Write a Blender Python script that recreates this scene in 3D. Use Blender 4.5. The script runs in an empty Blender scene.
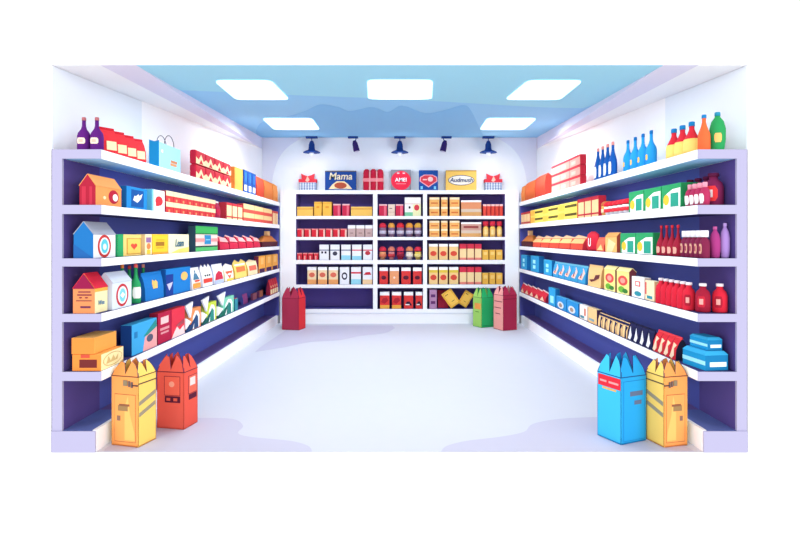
import bpy, math, random
random.seed(4)
F=571.43; CX=399.5; HY=238.0; EYE=1.498
col=bpy.context.scene.collection
# ---------------------------------------------------------------- materials
_m={}
LIFT=1.0   # overall paint brightness of the printed packaging
def lin(h):
    r=[]
    for i in (0,2,4):
        c=int(h[i:i+2],16)/255
        r.append(c/12.92 if c<=.04045 else ((c+.055)/1.055)**2.4)
    return r+[1]
def M(h,rough=.75,emit=0,var=0.0):
    k=(h,rough,emit,var,LIFT)
    if k in _m: return _m[k]
    m=bpy.data.materials.new('paint_'+h); m.use_nodes=True
    nt=m.node_tree; b=nt.nodes['Principled BSDF']
    lk=min(LIFT,max(1.0,.93/max(lin(h)[:3]))) if LIFT>1 else LIFT; cc=[x*lk for x in lin(h)[:3]]+[1]; b.inputs['Base Color'].default_value=cc; b.inputs['Roughness'].default_value=rough
    b.inputs['Specular IOR Level'].default_value=.12
    if var:
        n=nt.nodes.new('ShaderNodeTexNoise'); n.inputs['Scale'].default_value=6
        tc=nt.nodes.new('ShaderNodeTexCoord'); nt.links.new(tc.outputs['Object'],n.inputs['Vector'])
        mx=nt.nodes.new('ShaderNodeMix'); mx.data_type='RGBA'; c=lin(h)
        mx.inputs[6].default_value=c; mx.inputs[7].default_value=[x*(1-var) for x in c[:3]]+[1]
        nt.links.new(n.outputs['Fac'],mx.inputs[0]); nt.links.new(mx.outputs[2],b.inputs['Base Color'])
    if emit:
        b.inputs['Emission Color'].default_value=lin(h); b.inputs['Emission Strength'].default_value=emit
    _m[k]=m; return m
# ---------------------------------------------------------------- mesh building
class MB:
    def __init__(s): s.v=[]; s.f=[]; s.mi=[]; s.mats=[]; s.sm=[]
    def mi_(s,m):
        if isinstance(m,str): m=M(m)
        if m not in s.mats: s.mats.append(m)
        return s.mats.index(m)
    def face(s,pts,m,smooth=False):
        n=len(s.v); s.v+= [tuple(p) for p in pts]; s.f.append(tuple(range(n,n+len(pts)))); s.mi.append(s.mi_(m)); s.sm.append(smooth)
    def idx(s,ids,m,smooth=False):
        s.f.append(tuple(ids)); s.mi.append(s.mi_(m)); s.sm.append(smooth)
    def hexa(s,p,m,**o):   # 8 corners: bottom ccw 0-3 (front-left,front-right,back-right,back-left), top 4-7
        n=len(s.v); s.v+=[tuple(q) for q in p]
        for nm,q in (('bottom',(0,3,2,1)),('top',(4,5,6,7)),('front',(0,1,5,4)),('right',(1,2,6,5)),('back',(2,3,7,6)),('left',(3,0,4,7))):
            s.idx([n+i for i in q],o.get(nm,m))
    def box(s,x0,x1,y0,y1,z0,z1,m,**o):
        s.hexa([(x0,y0,z0),(x1,y0,z0),(x1,y1,z0),(x0,y1,z0),(x0,y0,z1),(x1,y0,z1),(x1,y1,z1),(x0,y1,z1)],m,**o)
    def slab(s,pts,off,m,side=None):   # polygon extruded along a vector
        n=len(s.v); k=len(pts)
        s.v+=[tuple(p) for p in pts]+[tuple(p[i]+off[i] for i in range(3)) for p in pts]
        s.idx([n+i for i in range(k)][::-1],m); s.idx([n+k+i for i in range(k)],m)
        for i in range(k): s.idx((n+i,n+(i+1)%k,n+k+(i+1)%k,n+k+i),side or m)
    def lathe(s,prof,m,seg=20,cx=0,cy=0,sx=1,sy=1,smooth=True):
        n=len(s.v)
        for r,z in prof:
            for i in range(seg):
                a=2*math.pi*i/seg; s.v.append((cx+r*sx*math.cos(a),cy+r*sy*math.sin(a),z))
        for j in range(len(prof)-1):
            for i in range(seg):
                i2=(i+1)%seg
                s.idx((n+j*seg+i,n+j*seg+i2,n+(j+1)*seg+i2,n+(j+1)*seg+i),m,smooth)
        s.idx([n+i for i in range(seg)][::-1],m); s.idx([n+(len(prof)-1)*seg+i for i in range(seg)],m)
    def tube(s,pts,r,m,seg=8):
        from mathutils import Vector
        pts=[Vector(p) for p in pts]; n=len(s.v)
        for i,p in enumerate(pts):
            t=(pts[min(i+1,len(pts)-1)]-pts[max(i-1,0)]).normalized()
            u=t.cross(Vector((0.13,.97,.2))).normalized(); w=t.cross(u)
            for k in range(seg):
                a=2*math.pi*k/seg; s.v.append(tuple(p+u*r*math.cos(a)+w*r*math.sin(a)))
        for i in range(len(pts)-1):
            for k in range(seg):
                k2=(k+1)%seg; s.idx((n+i*seg+k,n+i*seg+k2,n+(i+1)*seg+k2,n+(i+1)*seg+k),m,True)
        s.idx([n+k for k in range(seg)][::-1],m); s.idx([n+(len(pts)-1)*seg+k for k in range(seg)],m)
    def mesh(s,name):
        me=bpy.data.meshes.new(name); me.from_pydata(s.v,[],s.f)
        for m in s.mats: me.materials.append(m)
        me.polygons.foreach_set('material_index',s.mi); me.polygons.foreach_set('use_smooth',s.sm); me.update()
        return me
def bevel(o,w=.004,seg=2):
    b=o.modifiers.new('soft_edges','BEVEL'); b.width=w; b.segments=seg; b.limit_method='ANGLE'
def link(name,data,parent=None,loc=(0,0,0),rz=0):
    o=bpy.data.objects.new(name,data); col.objects.link(o); o.location=loc; o.rotation_euler=(0,0,rz)
    if parent: o.parent=parent
    return o
def struct(name,mb):
    o=link(name,mb.mesh(name)); o['kind']='structure'; return o
SEEN={}
def tag(o,label,cat,group=None):
    o['label']=label; o['category']=cat
    if group: o['group']=group
    n=len(label.split())
    if n<4 or n>16: print('LABEL LENGTH',n,label)
    if label in SEEN: print('LABEL TWICE',label)
    SEEN[label]=1
# parts: list of (name, mesh, bevel, children-list)
def thing(name,parts,loc,rz,label,cat,group=None,tilt=None):
    if len(parts)==1:
        r=link(name,parts[0][1],None,loc,rz)
        if parts[0][2]: bevel(r,parts[0][2])
    else:
        r=link(name,None,None,loc,rz); r.empty_display_size=.05
        for p in parts:
            o=link(p[0],p[1],r)
            if len(p)>4: o.location=p[4][0]; o.rotation_euler=p[4][1]
            if p[2]: bevel(o,p[2])
            if len(p)>5 and p[5]: o['label']=p[5]
    if tilt: r.rotation_euler=tilt
    tag(r,label,cat,group); return r
def copy_tree(o,loc,rz,label,group):
    r=o.copy(); col.objects.link(r); r.location=loc; r.rotation_euler=(0,0,rz)
    for ch in list(o.children):
        c=ch.copy(); col.objects.link(c); c.parent=r
    tag(r,label,o['category'],group); return r
def text_part(name,body,size,color,loc,rot=(math.pi/2,0,0),shear=0,sx=1):
    c=bpy.data.curves.new(name,'FONT'); c.body=body; c.size=size; c.align_x='CENTER'; c.align_y='CENTER'; c.extrude=.0012; c.shear=shear
    c.offset=size*.012
    c.materials.append(M(color) if isinstance(color,str) else color)
    t=bpy.data.objects.new('t',c); col.objects.link(t); bpy.context.view_layer.update()
    me=bpy.data.meshes.new_from_object(t.evaluated_get(bpy.context.evaluated_depsgraph_get())); bpy.data.objects.remove(t)
    return (name,me,0,None,(loc,rot))
# ---------------------------------------------------------------- decals (thin printed labels stuck on a face)
def poly(kind,a):
    if kind=='rect': u0,u1,v0,v1=a; return [(u0,v0),(u1,v0),(u1,v1),(u0,v1)]
    if kind=='circ': u,v,ru,rv=a; return [(u+ru*math.cos(t*math.pi/12),v+rv*math.sin(t*math.pi/12)) for t in range(24)]
    if kind=='poly': return a
def heart(u,v,r,rv):
    return [(u+r*.0625*16*math.sin(t)**3*1.0, v+rv*.0625*(13*math.cos(t)-5*math.cos(2*t)-2*math.cos(3*t)-math.cos(4*t))) for t in [-2*math.pi*i/20 for i in range(20)]]
def decals(w,d,h,ds,mb=None,face='front',taper=0):
    mb=mb or MB()
    for k,(kind,a,c) in enumerate(ds):
        e=.0012+.0007*k; P=[]
        pl=poly(kind,a)
        for u,v in pl:
            if face=='front': P.append(((u-.5)*w, -d/2+taper*v, v*h))
            elif face=='left': P.append((-w/2, (.5-u)*d, v*h))
            else: P.append((w/2, (u-.5)*d, v*h))
        off={'front':(0,-e,0),'left':(-e,0,0),'right':(e,0,0)}[face]
        mb.slab(P,off,c)
    return mb
# ---------------------------------------------------------------- makers: local front is -Y, base at z=0
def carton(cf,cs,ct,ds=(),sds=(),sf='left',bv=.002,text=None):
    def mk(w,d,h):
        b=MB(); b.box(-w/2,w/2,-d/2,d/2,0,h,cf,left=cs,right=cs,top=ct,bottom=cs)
        p=[('box_body',b.mesh('box_body'),bv)]
        if ds or sds:
            m=decals(w,d,h,ds)
            if sds: decals(w,d,h,sds,m,sf)
            p.append(('label_print',m.mesh('label_print'),0))
        if text:
            t,sz,c,u,v=text; p.append(text_part('lettering',t,sz*h,c,((u-.5)*w,-d/2-.005,v*h),shear=.2))
        return p
    return mk
def gable(cf,cend,croof,eave,ds=(),sds=(),sf='left',inset=0,text=None):
    def mk(w,d,h):
        e=h*eave; b=MB(); n=len(b.v)
        x=w/2; y=d/2
        for s in (-1,1): b.v+=[(s*x,-y,0),(s*x,y,0),(s*x,y,e),(s*(x-inset*w),0,h),(s*x,-y,e)]
        b.idx((0,1,2,3,4)[::-1] if 0 else (1,0,4,3,2),cend); b.idx((5,6,7,8,9),cend)
        b.idx((0,5,9,4),cf); b.idx((6,1,2,7),cf); b.idx((0,1,6,5),cf)
        r=MB(); t=.004
        r.slab([(-x,-y-.002,e),(x,-y-.002,e),(x-inset*w,0,h),(-x+inset*w,0,h)],(0,-t*.5,t),croof)
        r.slab([(x,y+.002,e),(-x,y+.002,e),(-x+inset*w,0,h),(x-inset*w,0,h)],(0,t*.5,t),croof)
        p=[('carton_body',b.mesh('carton_body'),.002),('gable_top',r.mesh('gable_top'),0)]
        if ds or sds:
            m=decals(w,d,e,ds)
            if sds: decals(w,d,e,sds,m,sf)
            p.append(('label_print',m.mesh('label_print'),0))
        if text:
            t_,sz,c,u,v=text; p.append(text_part('lettering',t_,sz*h,c,((u-.5)*w,-d/2-.004,v*e),shear=.2))
        return p
    return mk
def pouch(c,c2,ds=(),slant=0,crimp=None,bulge=1.0,teeth=0):
    def mk(w,d,h):
        b=MB(); prof=[(0,1),(.08,1.05*bulge),(.45,.95*bulge),(.75,.5),(.9,.12),(1,.05)]
        n=len(b.v)
        for t,k in prof:
            y=d/2*k; x=w/2*(.94+.06*(1-k)); z=h*t
            for q,(px,py) in enumerate(((-x,-y),(0,-y*1.12),(x,-y),(x,y),(0,y*1.12),(-x,y))):
                b.v.append((px,py,z*(1-slant*(px/w+.5))))
        for j in range(5):
            for i in range(6):
                i2=(i+1)%6; m=c if i in(0,1,3,4) else c2
                if crimp and j==4: m=crimp
                b.idx((n+j*6+i,n+j*6+i2,n+(j+1)*6+i2,n+(j+1)*6+i),m)
        b.idx([n+i for i in range(6)][::-1],c2); b.idx([n+30+i for i in range(6)],crimp or c2)
        if teeth:
            for i in range(teeth):
                x0=-w/2+i*w/teeth; x1=x0+w/teeth
                b.slab([(x0,-.002,h*.97),(x1,-.002,h*.97),(x0+.3*(x1-x0),-.002,h*1.16)],(0,.004,0),crimp or c)
        p=[('pouch_body',b.mesh('pouch_body'),0)]
        if ds:
            m=MB()
            for k,(kind,a,cc) in enumerate(ds):
                def yy(v):
                    for (t0,k0),(t1,k1) in zip(prof,prof[1:]):
                        if v<=t1: return -(d/2)*1.13*(k0+(k1-k0)*(v-t0)/(t1-t0))
                    return 0
                m.slab([((u-.5)*w,yy(v)-.001,v*h) for u,v in poly(kind,a)],(0,-.002-.001*k,0),cc)
            p.append(('label_print',m.mesh('label_print'),0))
        return p
    return mk
def bottle(c,cap,lab=None,prof='wine',lc2=None,capr=1.15,caph=.1,wrap=False,arc=42,span=(.25,.8),face=0):
    P={'wine':[(.0,.42),(.02,.5),(.45,.5),(.55,.44),(.68,.22),(.78,.15),(1,.14)],
       'soda':[(.0,.40),(.03,.5),(.38,.5),(.5,.46),(.72,.24),(.84,.16),(1,.16)],
       'squat':[(.0,.45),(.04,.5),(.6,.5),(.75,.42),(.86,.22),(1,.2)],
       'slim':[(.0,.36),(.03,.42),(.35,.44),(.5,.36),(.66,.16),(.8,.1),(1,.1)],
       'round':[(.0,.36),(.04,.42),(.3,.5),(.6,.5),(.8,.38),(.92,.18),(1,.14)]}[prof]
    def mk(w,d,h):
        b=MB(); sy=min(1,d/w) if d<w else 1
        hb=h*(1-caph*.6)
        b.lathe([(r*w,t*hb) for t,r in P],c,sy=sy)
        q=MB(); rt=P[-1][1]*w*capr
        q.lathe([(rt,h*(1-caph)),(rt,h*.985),(rt*.85,h)],cap,14,sy=sy)
        p=[('bottle_body',b.mesh('bottle_body'),0),('cap',q.mesh('cap'),0)]
        if lab:
            l=MB(); zt=[t for t,r in P if r>=.42]; za,zb2=zt[0]*hb,max(zt)*hb
            z0=za+(zb2-za)*span[0]; z1=za+(zb2-za)*span[1]; R=[]
            for i in range(5):
                z=z0+(z1-z0)*i/4; t=z/hb; r=.45
                for (t0,r0),(t1,r1) in zip(P,P[1:]):
                    if t0<=t<=t1: r=r0+(r1-r0)*(t-t0)/(t1-t0)
                R.append((r*w+.0018,z))
            if wrap: l.lathe(R,lab,sy=sy)
            else:
                n=len(l.v); K=9
                for j,(r,z) in enumerate(R):
                    aa=arc*(1 if 0<j<4 else .75)
                    for i in range(K):
                        an=math.radians(-90+face-aa+2*aa*i/(K-1)); l.v.append((r*math.cos(an),r*sy*math.sin(an),z))
                for j in range(4):
                    for i in range(K-1): l.idx((n+j*K+i,n+j*K+i+1,n+(j+1)*K+i+1,n+(j+1)*K+i),lc2 if (lc2 and j in(1,2) and 1<i<6) else lab,True)
            p.append(('label_print',l.mesh('label_print'),0))
        return p
    return mk
def jar(c,lid,lab,cup=False):
    def mk(w,d,h):
        b=MB(); r=w/2
        b.lathe([(r*.7,0),(r*.85,h*.03),(r*(.95 if not cup else 1),h*.5),(r*.98,h*.62),(r*.8,h*.7)] if not cup else [(r*.62,0),(r*.92,h*.6)],c)
        q=MB()
        q.lathe([(r*.95,h*.66),(r*1.0,h*.7),(r*.98,h*.82),(r*.7,h*.95),(r*.3,h)],lid) if lid else None
        l=MB(); l.lathe([(r*.97,h*.2),(r*1.0,h*.45)],lab)
        return [('jar_body',b.mesh('jar_body'),0),('lid',q.mesh('lid'),0),('label_print',l.mesh('label_print'),0)]
    return mk
def loaf(c,c2,band=None):
    def mk(w,d,h):
        b=MB(); pr=[(-d/2,0),(d/2,0),(d/2*1.02,h*.55),(d/2*.8,h*.88),(0,h),(-d/2*.8,h*.9),(-d/2*1.02,h*.55)]
        n=0
        for s,k in ((-.5,.96),(-.42,1),(.42,1),(.5,.96)):
            b.v+=[(s*w,y*k,z*k) for y,z in pr]
        for j in range(3):
            for i in range(7):
                i2=(i+1)%7; b.idx((j*7+i,j*7+i2,(j+1)*7+i2,(j+1)*7+i),c,True)
        b.idx(range(7),c2); b.idx([21+i for i in range(7)][::-1],c2)
        p=[('loaf_body',b.mesh('loaf_body'),0)]
        if band:
            m=MB(); m.box(-w*.16,w*.16,-d*.53,-d*.5,h*.12,h*.55,band); p.append(('label_print',m.mesh('label_print'),0))
        return p
    return mk
# ---------------------------------------------------------------- rooms' measures
XW=2.44; XS=2.09; YB=6.15; YU=6.0
ZC0=2.709; SL=(3.283-2.709)/YB
SH={1:(2.118,2.054),2:(1.729,1.666),3:(1.3545,1.2985),4:(.966,.910),5:(.560,.497),6:(.147,.09)}
WHITE=M('FDFDFF',.8); LAV='ABA8C7'; SHELL='FDFDFF'
# floor
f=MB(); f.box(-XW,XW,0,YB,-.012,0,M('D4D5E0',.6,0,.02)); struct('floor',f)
# soft shade by bins and shelving, painted on the floor as lavender patches
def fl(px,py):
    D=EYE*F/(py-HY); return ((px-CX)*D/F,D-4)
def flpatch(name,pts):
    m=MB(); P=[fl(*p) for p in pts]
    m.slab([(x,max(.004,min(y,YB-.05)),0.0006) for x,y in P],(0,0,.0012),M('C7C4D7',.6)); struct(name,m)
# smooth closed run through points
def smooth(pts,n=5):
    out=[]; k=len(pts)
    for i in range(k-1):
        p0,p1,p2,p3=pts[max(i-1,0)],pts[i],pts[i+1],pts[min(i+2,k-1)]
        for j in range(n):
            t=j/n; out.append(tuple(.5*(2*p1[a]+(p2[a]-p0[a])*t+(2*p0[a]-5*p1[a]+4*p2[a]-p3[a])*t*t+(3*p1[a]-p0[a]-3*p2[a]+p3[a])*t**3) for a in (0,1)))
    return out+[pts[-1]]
flpatch('trim_1',[(104,451.6)]+[(105,449),(150,419.5)]+smooth([(195,418),(232,419),(243,426),(238,433),(250,437),(290,441),(308,446),(312,451.6)]))  # painted floor shade
flpatch('trim_2',[(694,451.6),(690,449),(620,418)]+smooth([(600,417),(560,419),(533,424),(524,432),(500,437),(467,441),(447,446),(441,451.6)]))  # painted floor shade
flpatch('trim_3',[(293,325.5),(392,325.5)]+smooth([(395,328),(385,333),(360,336),(340,340),(310,342),(285,347),(255,352)])+[(262,346)])  # painted floor shade
# walls
for s,nm in ((-1,'left'),(1,'right')):
    w=MB(); z1b=3.079
    w.slab([(s*XW,0,-.012),(s*XW,YB,-.012),(s*XW,YB,z1b),(s*XW,0,ZC0)],(s*.02,0,0),M('FDFDFF',.8,0,.01))
    struct('wall_'+nm,w)
    c=MB()
    A0=(s*2.0965,0,ZC0-.0); A1=(s*XW,YB,z1b); B0=(s*1.845,0,ZC0); B1=(s*XW,YB,ZC0+SL*YB)
    c.slab([(s*XW,0,ZC0),A0,A1],(0,0,.012),WHITE); struct('trim_%d'%(4 if s<0 else 5),c)
    c=MB(); c.slab([A0,B0,B1,A1],(0,0,.012),M('E6E2F4'),side=WHITE); struct('trim_%d'%(6 if s<0 else 7),c)
    p=MB(); yy=XW*F/(258.5 if s<0 else 266.5)-4
    p.slab([(s*(XW-.001),0.002,2.12),(s*(XW-.001),yy,2.12),(s*(XW-.001),yy,ZC0+.06*yy-.003),(s*(XW-.001),.002,ZC0-.003)],(-s*.006,0,0),M('E9F0F8'))
    struct('trim_%d'%(8 if s<0 else 9),p)
# ceiling
def cz(y): return ZC0+SL*y
def cl(px,py):
    k=(HY-py)/F; Y=(ZC0-EYE-4*k)/(k-SL); D=4+Y; return ((px-CX)*D/F,Y,cz(Y))
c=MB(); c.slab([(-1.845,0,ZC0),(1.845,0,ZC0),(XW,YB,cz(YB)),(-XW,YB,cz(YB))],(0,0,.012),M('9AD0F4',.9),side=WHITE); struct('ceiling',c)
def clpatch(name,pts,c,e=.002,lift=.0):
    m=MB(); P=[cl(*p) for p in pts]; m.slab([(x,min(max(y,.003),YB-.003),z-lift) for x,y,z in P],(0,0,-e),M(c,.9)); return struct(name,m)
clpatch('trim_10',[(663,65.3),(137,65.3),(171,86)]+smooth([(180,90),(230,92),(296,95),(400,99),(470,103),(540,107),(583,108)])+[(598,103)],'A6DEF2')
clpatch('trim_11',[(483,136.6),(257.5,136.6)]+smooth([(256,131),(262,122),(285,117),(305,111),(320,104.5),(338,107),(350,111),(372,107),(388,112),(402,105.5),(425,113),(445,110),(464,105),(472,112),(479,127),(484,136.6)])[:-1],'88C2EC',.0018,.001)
# back wall with the alcove that takes the wall shelving
XB=2.09; ZU=2.335
w=MB(); wm=M('FBFCFF',.8,0,.01); zb=cz(YB)
w.box(-XW,XW,YB,YB+.02,ZU,3.079,wm)
w.slab([(-XW,YB,3.079),(XW,YB,3.079),(XW,YB,zb),(-XW,YB,zb)],(0,.02,0),wm)
w.box(-XW,-XB,YB,YB+.02,0,ZU,wm); w.box(XB,XW,YB,YB+.02,0,ZU,wm)
struct('wall_back',w)
def bw(px,py,y=YB): D=4+y; return ((px-CX)*D/F,y,EYE-(py-HY)*D/F)
for s,nm in ((-1,12),(1,13)):  # soft shading of the upper corners, painted as lavender pieces on the wall
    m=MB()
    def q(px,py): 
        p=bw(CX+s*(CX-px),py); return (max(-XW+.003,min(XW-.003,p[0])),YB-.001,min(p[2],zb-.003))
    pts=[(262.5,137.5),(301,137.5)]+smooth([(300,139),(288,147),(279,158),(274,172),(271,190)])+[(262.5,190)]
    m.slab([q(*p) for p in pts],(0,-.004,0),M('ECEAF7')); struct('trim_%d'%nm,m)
# ---------------------------------------------------------------- ceiling lights
LP=[([(214,79.5),(271,79.5),(289.5,98.5),(236,98.5)],'front left ceiling corner'),
    ([(367,79),(433,79),(432,98),(368,98)],'front middle of the ceiling'),
    ([(528,79.5),(583,79.5),(560,98.5),(505,98.5)],'front right ceiling corner'),
    ([(262,117.5),(312,117.5),(320,129),(274,129)],'back left part of the ceiling'),
    ([(487,117.5),(537,117.5),(524,129),(479.5,129)],'back right part of the ceiling')]
LM=M('F6FCFF',.5,.95); LM2=M('CFEFFA',.5,.8)
for pts,where in LP:
    P=[cl(*p) for p in pts]
    cxm=sum(p[0] for p in P)/4; cym=sum(p[1] for p in P)/4; czm=cz(cym)
    def rnd(P,k=.12):
        out=[]
        for i in range(4):
            a,b,c_=P[i-1],P[i],P[(i+1)%4]
            for t in range(5):
                u=t/4; 
                p0=[b[j]+(a[j]-b[j])*k for j in range(3)]; p2=[b[j]+(c_[j]-b[j])*k for j in range(3)]
                out.append([(1-u)**2*p0[j]+2*u*(1-u)*b[j]+u*u*p2[j] for j in range(3)])
        return out
    R=[(p[0]-cxm,p[1]-cym,p[2]-czm) for p in rnd(P)]
    r=link('ceiling_light',None,None,(cxm,cym,czm))
    a=MB(); a.slab([(x,y,z-.004) for x,y,z in R],(0,0,-.01),LM2); link('frame',a.mesh('frame'),r)
    a=MB(); a.slab([(x*.76,y*.93,z*.93-.0145) for x,y,z in R],(0,0,-.004),LM); link('diffuser',a.mesh('diffuser'),r)
    tag(r,'bright white ceiling light panel at the '+where,'ceiling light')
# ---------------------------------------------------------------- shelving
def side_unit(s,nm):
    r=link('shelving_unit',None,None,(0,0,0))
    def X(a,b): return (min(s*a,s*b),max(s*a,s*b))
    yE=YU-.03; XP=2.362; H0=.147
    a=MB(); a.box(*X(XP,XW-.008),0,.02,0,SH[1][0],LAV); link('upright',a.mesh('upright'),r)
    ym=.5
    a=MB(); a.box(*X(XP,XP+.02),.02,ym,H0,SH[1][1],'56488C'); link('back_panel',a.mesh('back_panel'),r)['label']='dark purple back panel'
    a=MB(); a.box(*X(XP,XP+.02),ym,yE,H0,SH[1][1],'535EB0'); link('back_panel',a.mesh('back_panel'),r)['label']='navy blue back panel'
    a=MB(); a.box(*X(XS+.012,XP),yE-.015,yE,H0,SH[1][1],'5558A8'); link('end_panel',a.mesh('end_panel'),r)
    for k in range(1,6):
        zt,zb_=SH[k]
        a=MB(); a.box(*X(XS+.008,XP-.001),.008,yE-.016,zb_+.001,zt,'3B376E',bottom='9CD0F8' if k==1 else '38346B',top='F2F2FC' if k==1 else '403A72')
        o=link('shelf',a.mesh('shelf'),r)
        a=MB(); a.box(*X(XS,XS+.008),.008,yE,zb_,zt+.0005,'FDFDFF'); e=link('edge_strip',a.mesh('edge_strip'),o); e['label']='white front edge strip'
        a=MB(); a.box(*X(XS,XP),0,.008,zb_,zt+.0005,LAV); e=link('end_cap',a.mesh('end_cap'),o); e['label']='lavender end cap'
    a=MB(); a.box(*X(XS+.062,XP),.01,ym,.10,H0,'6474B8'); link('deck',a.mesh('deck'),r)['label']='blue bottom deck'
    a=MB(); a.box(*X(XS+.062,XP),ym,yE,.10,H0,'75609E'); link('deck',a.mesh('deck'),r)['label']='purple bottom deck'
    a=MB(); a.box(*X(XS+.036,XS+.062),.008,yE,0,H0+.004,'FBFBFF'); link('plinth',a.mesh('plinth'),r)
    a=MB(); a.box(*X(XS+.036,XW-.008),-.008,0,0,H0,LAV); link('end_cap',a.mesh('end_cap'),r)['label']='lavender end of the plinth'
    tag(r,'long white and navy shelving unit along the %s wall, full of groceries'%nm,'shelving unit')
side_unit(-1,'left'); side_unit(1,'right')
# wall shelving at the back
DU=4+YU
def ux(px): return (px-CX)*DU/F
def uz(py): return EYE-(py-HY)*DU/F
BAYS=[(296,373),(377.4,423),(427,505)]
ROWS=[(194,216),(219,237),(240,260),(264,284.5),(288,309)]
r=link('wall_shelving',None,None,(0,YU,0))
YD=.42
def ub(name,x0,x1,z0,z1,c,y0=0,y1=YD,lab=None,**o):
    a=MB(); a.box(x0,x1,y0,y1,z0,z1,c,**o); q=link(name,a.mesh(name),r)
    if lab: q['label']=lab
IN='7264B0'
ub('back_panel',-XS,XS,0,ZU-.02,'6E5EB0',YD,YD+.02)
ub('top_board',-XS,XS,uz(194),ZU,'FBFCFF',bottom=IN)
xs=[(-XS,ux(296)),(ux(373),ux(377.4)),(ux(423),ux(427)),(ux(505),XS)]
for x0,x1 in xs: ub('divider',x0,x1,uz(309),uz(194),'FBFCFF',right=IN,left=IN)
for b in BAYS:
    for k in range(4):
        ub('shelf',ux(b[0]),ux(b[1]),uz(ROWS[k+1][0]),uz(ROWS[k][1]),'FBFCFF',bottom=IN,top='4A4590')
ub('plinth',-XS,XS,0,uz(309),'FBFCFF',y0=0,top='4A4590')
ub('skirting_ledge',-XS+.06,XS-.06,uz(313.5),uz(312.7),'DDE3EE',-.008,0)
tag(r,'wide white shelving with dark interior across the back wall','shelving unit')
# ---------------------------------------------------------------- stocking helpers
ORDN=['','nearest','second nearest','third nearest','fourth nearest','fifth nearest','sixth nearest','seventh nearest','eighth nearest']
NUM=['','one','two','three','four','five','six','seven','eight','nine']
SN={1:'top',2:'second',3:'third',4:'fourth',5:'fifth'}
def near(i,n):
    if n==1: return ''
    if i==n-1: return 'farthest'
    return ORDN[i+1]
def sy(side,px,xf): return xf*F/abs(px-CX)
def row(side,shelf,name,p0,p1,hpx,mk,desc,cat,n=1,d=.14,gap=.05,xf=2.115,rot=0,layers=1,ln=None,zoff=0,lift=0,depth_by_w=False,hscale=1):
    """desc: look of one thing; placed along the edge of a side shelf from px p0 (near) to p1 (far)"""
    s=-1 if side=='left' else 1
    D0=max(4.015,sy(side,p0,xf)); D1=min(4+YU-.06,sy(side,p1,xf))
    if D0>4.5: d*=.6
    st=(D1-D0)/n; w=st*(1-gap); h=hpx*D0/F/layers*hscale
    if depth_by_w: d=w
    parts=None; out=[]; g=None
    if n*layers>1: g='%s on the %s %s shelf'%(ln or cat+' row',side,SN[shelf])
    for L in range(layers):
        for i in range(n):
            loc=(s*(xf+d/2),D0-4+(i+.5)*st,SH[shelf][0]+.0008+L*(h+.001)+zoff)
            rz=(math.pi/2 if s<0 else -math.pi/2)+(-s)*0 + (rot*(1 if s>0 else -1))
            lay='' if layers==1 else (' lower' if L==0 else ' upper') if layers==2 else [' bottom',' middle',' top'][L]
            where=(('%s of %s%s '%(near(i,n),NUM[n] if n<10 else str(n),lay)) if n>1 else (lay+' ' if lay else ''))+'on %s %s shelf'%(side,SN[shelf])
            lab=(desc+', '+where).replace(',  ',', ').replace('  ',' ')
            if not out: o=thing(name,mk(w,d,h),loc,rz,lab,cat,g)
            else: o=copy_tree(out[0],loc,rz,lab,g)
            out.append(o)
    return out
def one(px,D,zs,name,mk,w,d,h,label,cat,rz=0,**k):
    return thing(name,mk(w,d,h),((px-CX)*D/F,D-4,zs+.0008),rz,label,cat,**k)
W='FDFBF6'; CR='F9E3B4'; YE='FBD065'; OR='F59A4A'; RD='E3343E'; CRI='C22445'; DR='8E1F3A'; NV='24307A'; BL='1F7FC6'; LB='52C1EC'; TE='2E9E86'; GR='2FA564'; PK='F4B6A2'; TAN='F5B97A'
# ---- left top shelf
LIFT=1.0
z1=SH[1][0]
for i,(px,D) in enumerate(((84.0,4.06),(97.0,4.06))):
    one(px,D,z1,'wine_bottle',bottle('5B1C78','B06A70','F3D9C8','wine',PK,arc=38,span=(.35,.7)),.088,.088,.236,'purple wine bottle with cream label on left top shelf, '+('nearer the wall' if i==0 else 'next to red pouches'),'bottle',group='purple wine bottles')
row('left',1,'snack_pouch',107.5,146,27,pouch(RD,'B81F35',[('rect',(.3,.85,.12,.45),CR)],crimp='C8202F'),'red pouch with cream label','pouch',n=4,d=.12,rot=.55,ln='red pouches',gap=.12)
def carrier(w,d,h):
    b=MB(); x,y=w/2,d/2; t=.006
    b.box(-x,x,-y,y,0,h*.96,LB and '9DDCF3',left='1E8FCB',right='1E8FCB')
    b.slab([(-x,-y,h*.94),(-x,y,h*.94),(-x,y*.98,h*1.04),(-x,0,h*.98),(-x,-y*.98,h*1.02)],(.004,0,0),'1E8FCB')
    m=decals(w,d,h,[('rect',(.5,.8,.2,.3),'D98E5A'),('rect',(.52,.82,.32,.42),'C98055'),('rect',(.1,.16,.6,.7),'FFFFFF')])
    p=[('bag_body',b.mesh('bag_body'),.003),('label_print',m.mesh('label_print'),0)]
    for yy in (-y*.8,y*.8):
        hh=MB(); hh.tube([(w*.22*math.cos(a),yy,h*.94+h*.42*math.sin(a)) for a in [math.pi*i/12 for i in range(13)]],.003,'3A3A46'); p.append(('handle',hh.mesh('handle'),0))
    return p
row('left',1,'carrier_bag',158.5,181,27,carrier,'light blue carrier bag with two dark looped handles','bag',d=.15)
zz=[('poly',[(0,.5),(0,.05),(1,.05),(1,.5),(.75,.3),(.5,.75),(.25,.35)],CR),('poly',[(.3,0.08),(.7,.08),(.5,.4)],RD)]
row('left',1,'biscuit_packet',196,231,29,carton('DC2F40','B8203A','DC2F40',zz,bv=.02),'red packet with cream zigzag','packet',n=4,layers=2,d=.12,ln='red zigzag packets',gap=.02)
row('left',1,'cereal_box',234.5,243,23.5,carton('F8A24C','E8833A','FBC070',bv=.006),'plain orange upright box beside navy cartons','box',d=.16)
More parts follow.
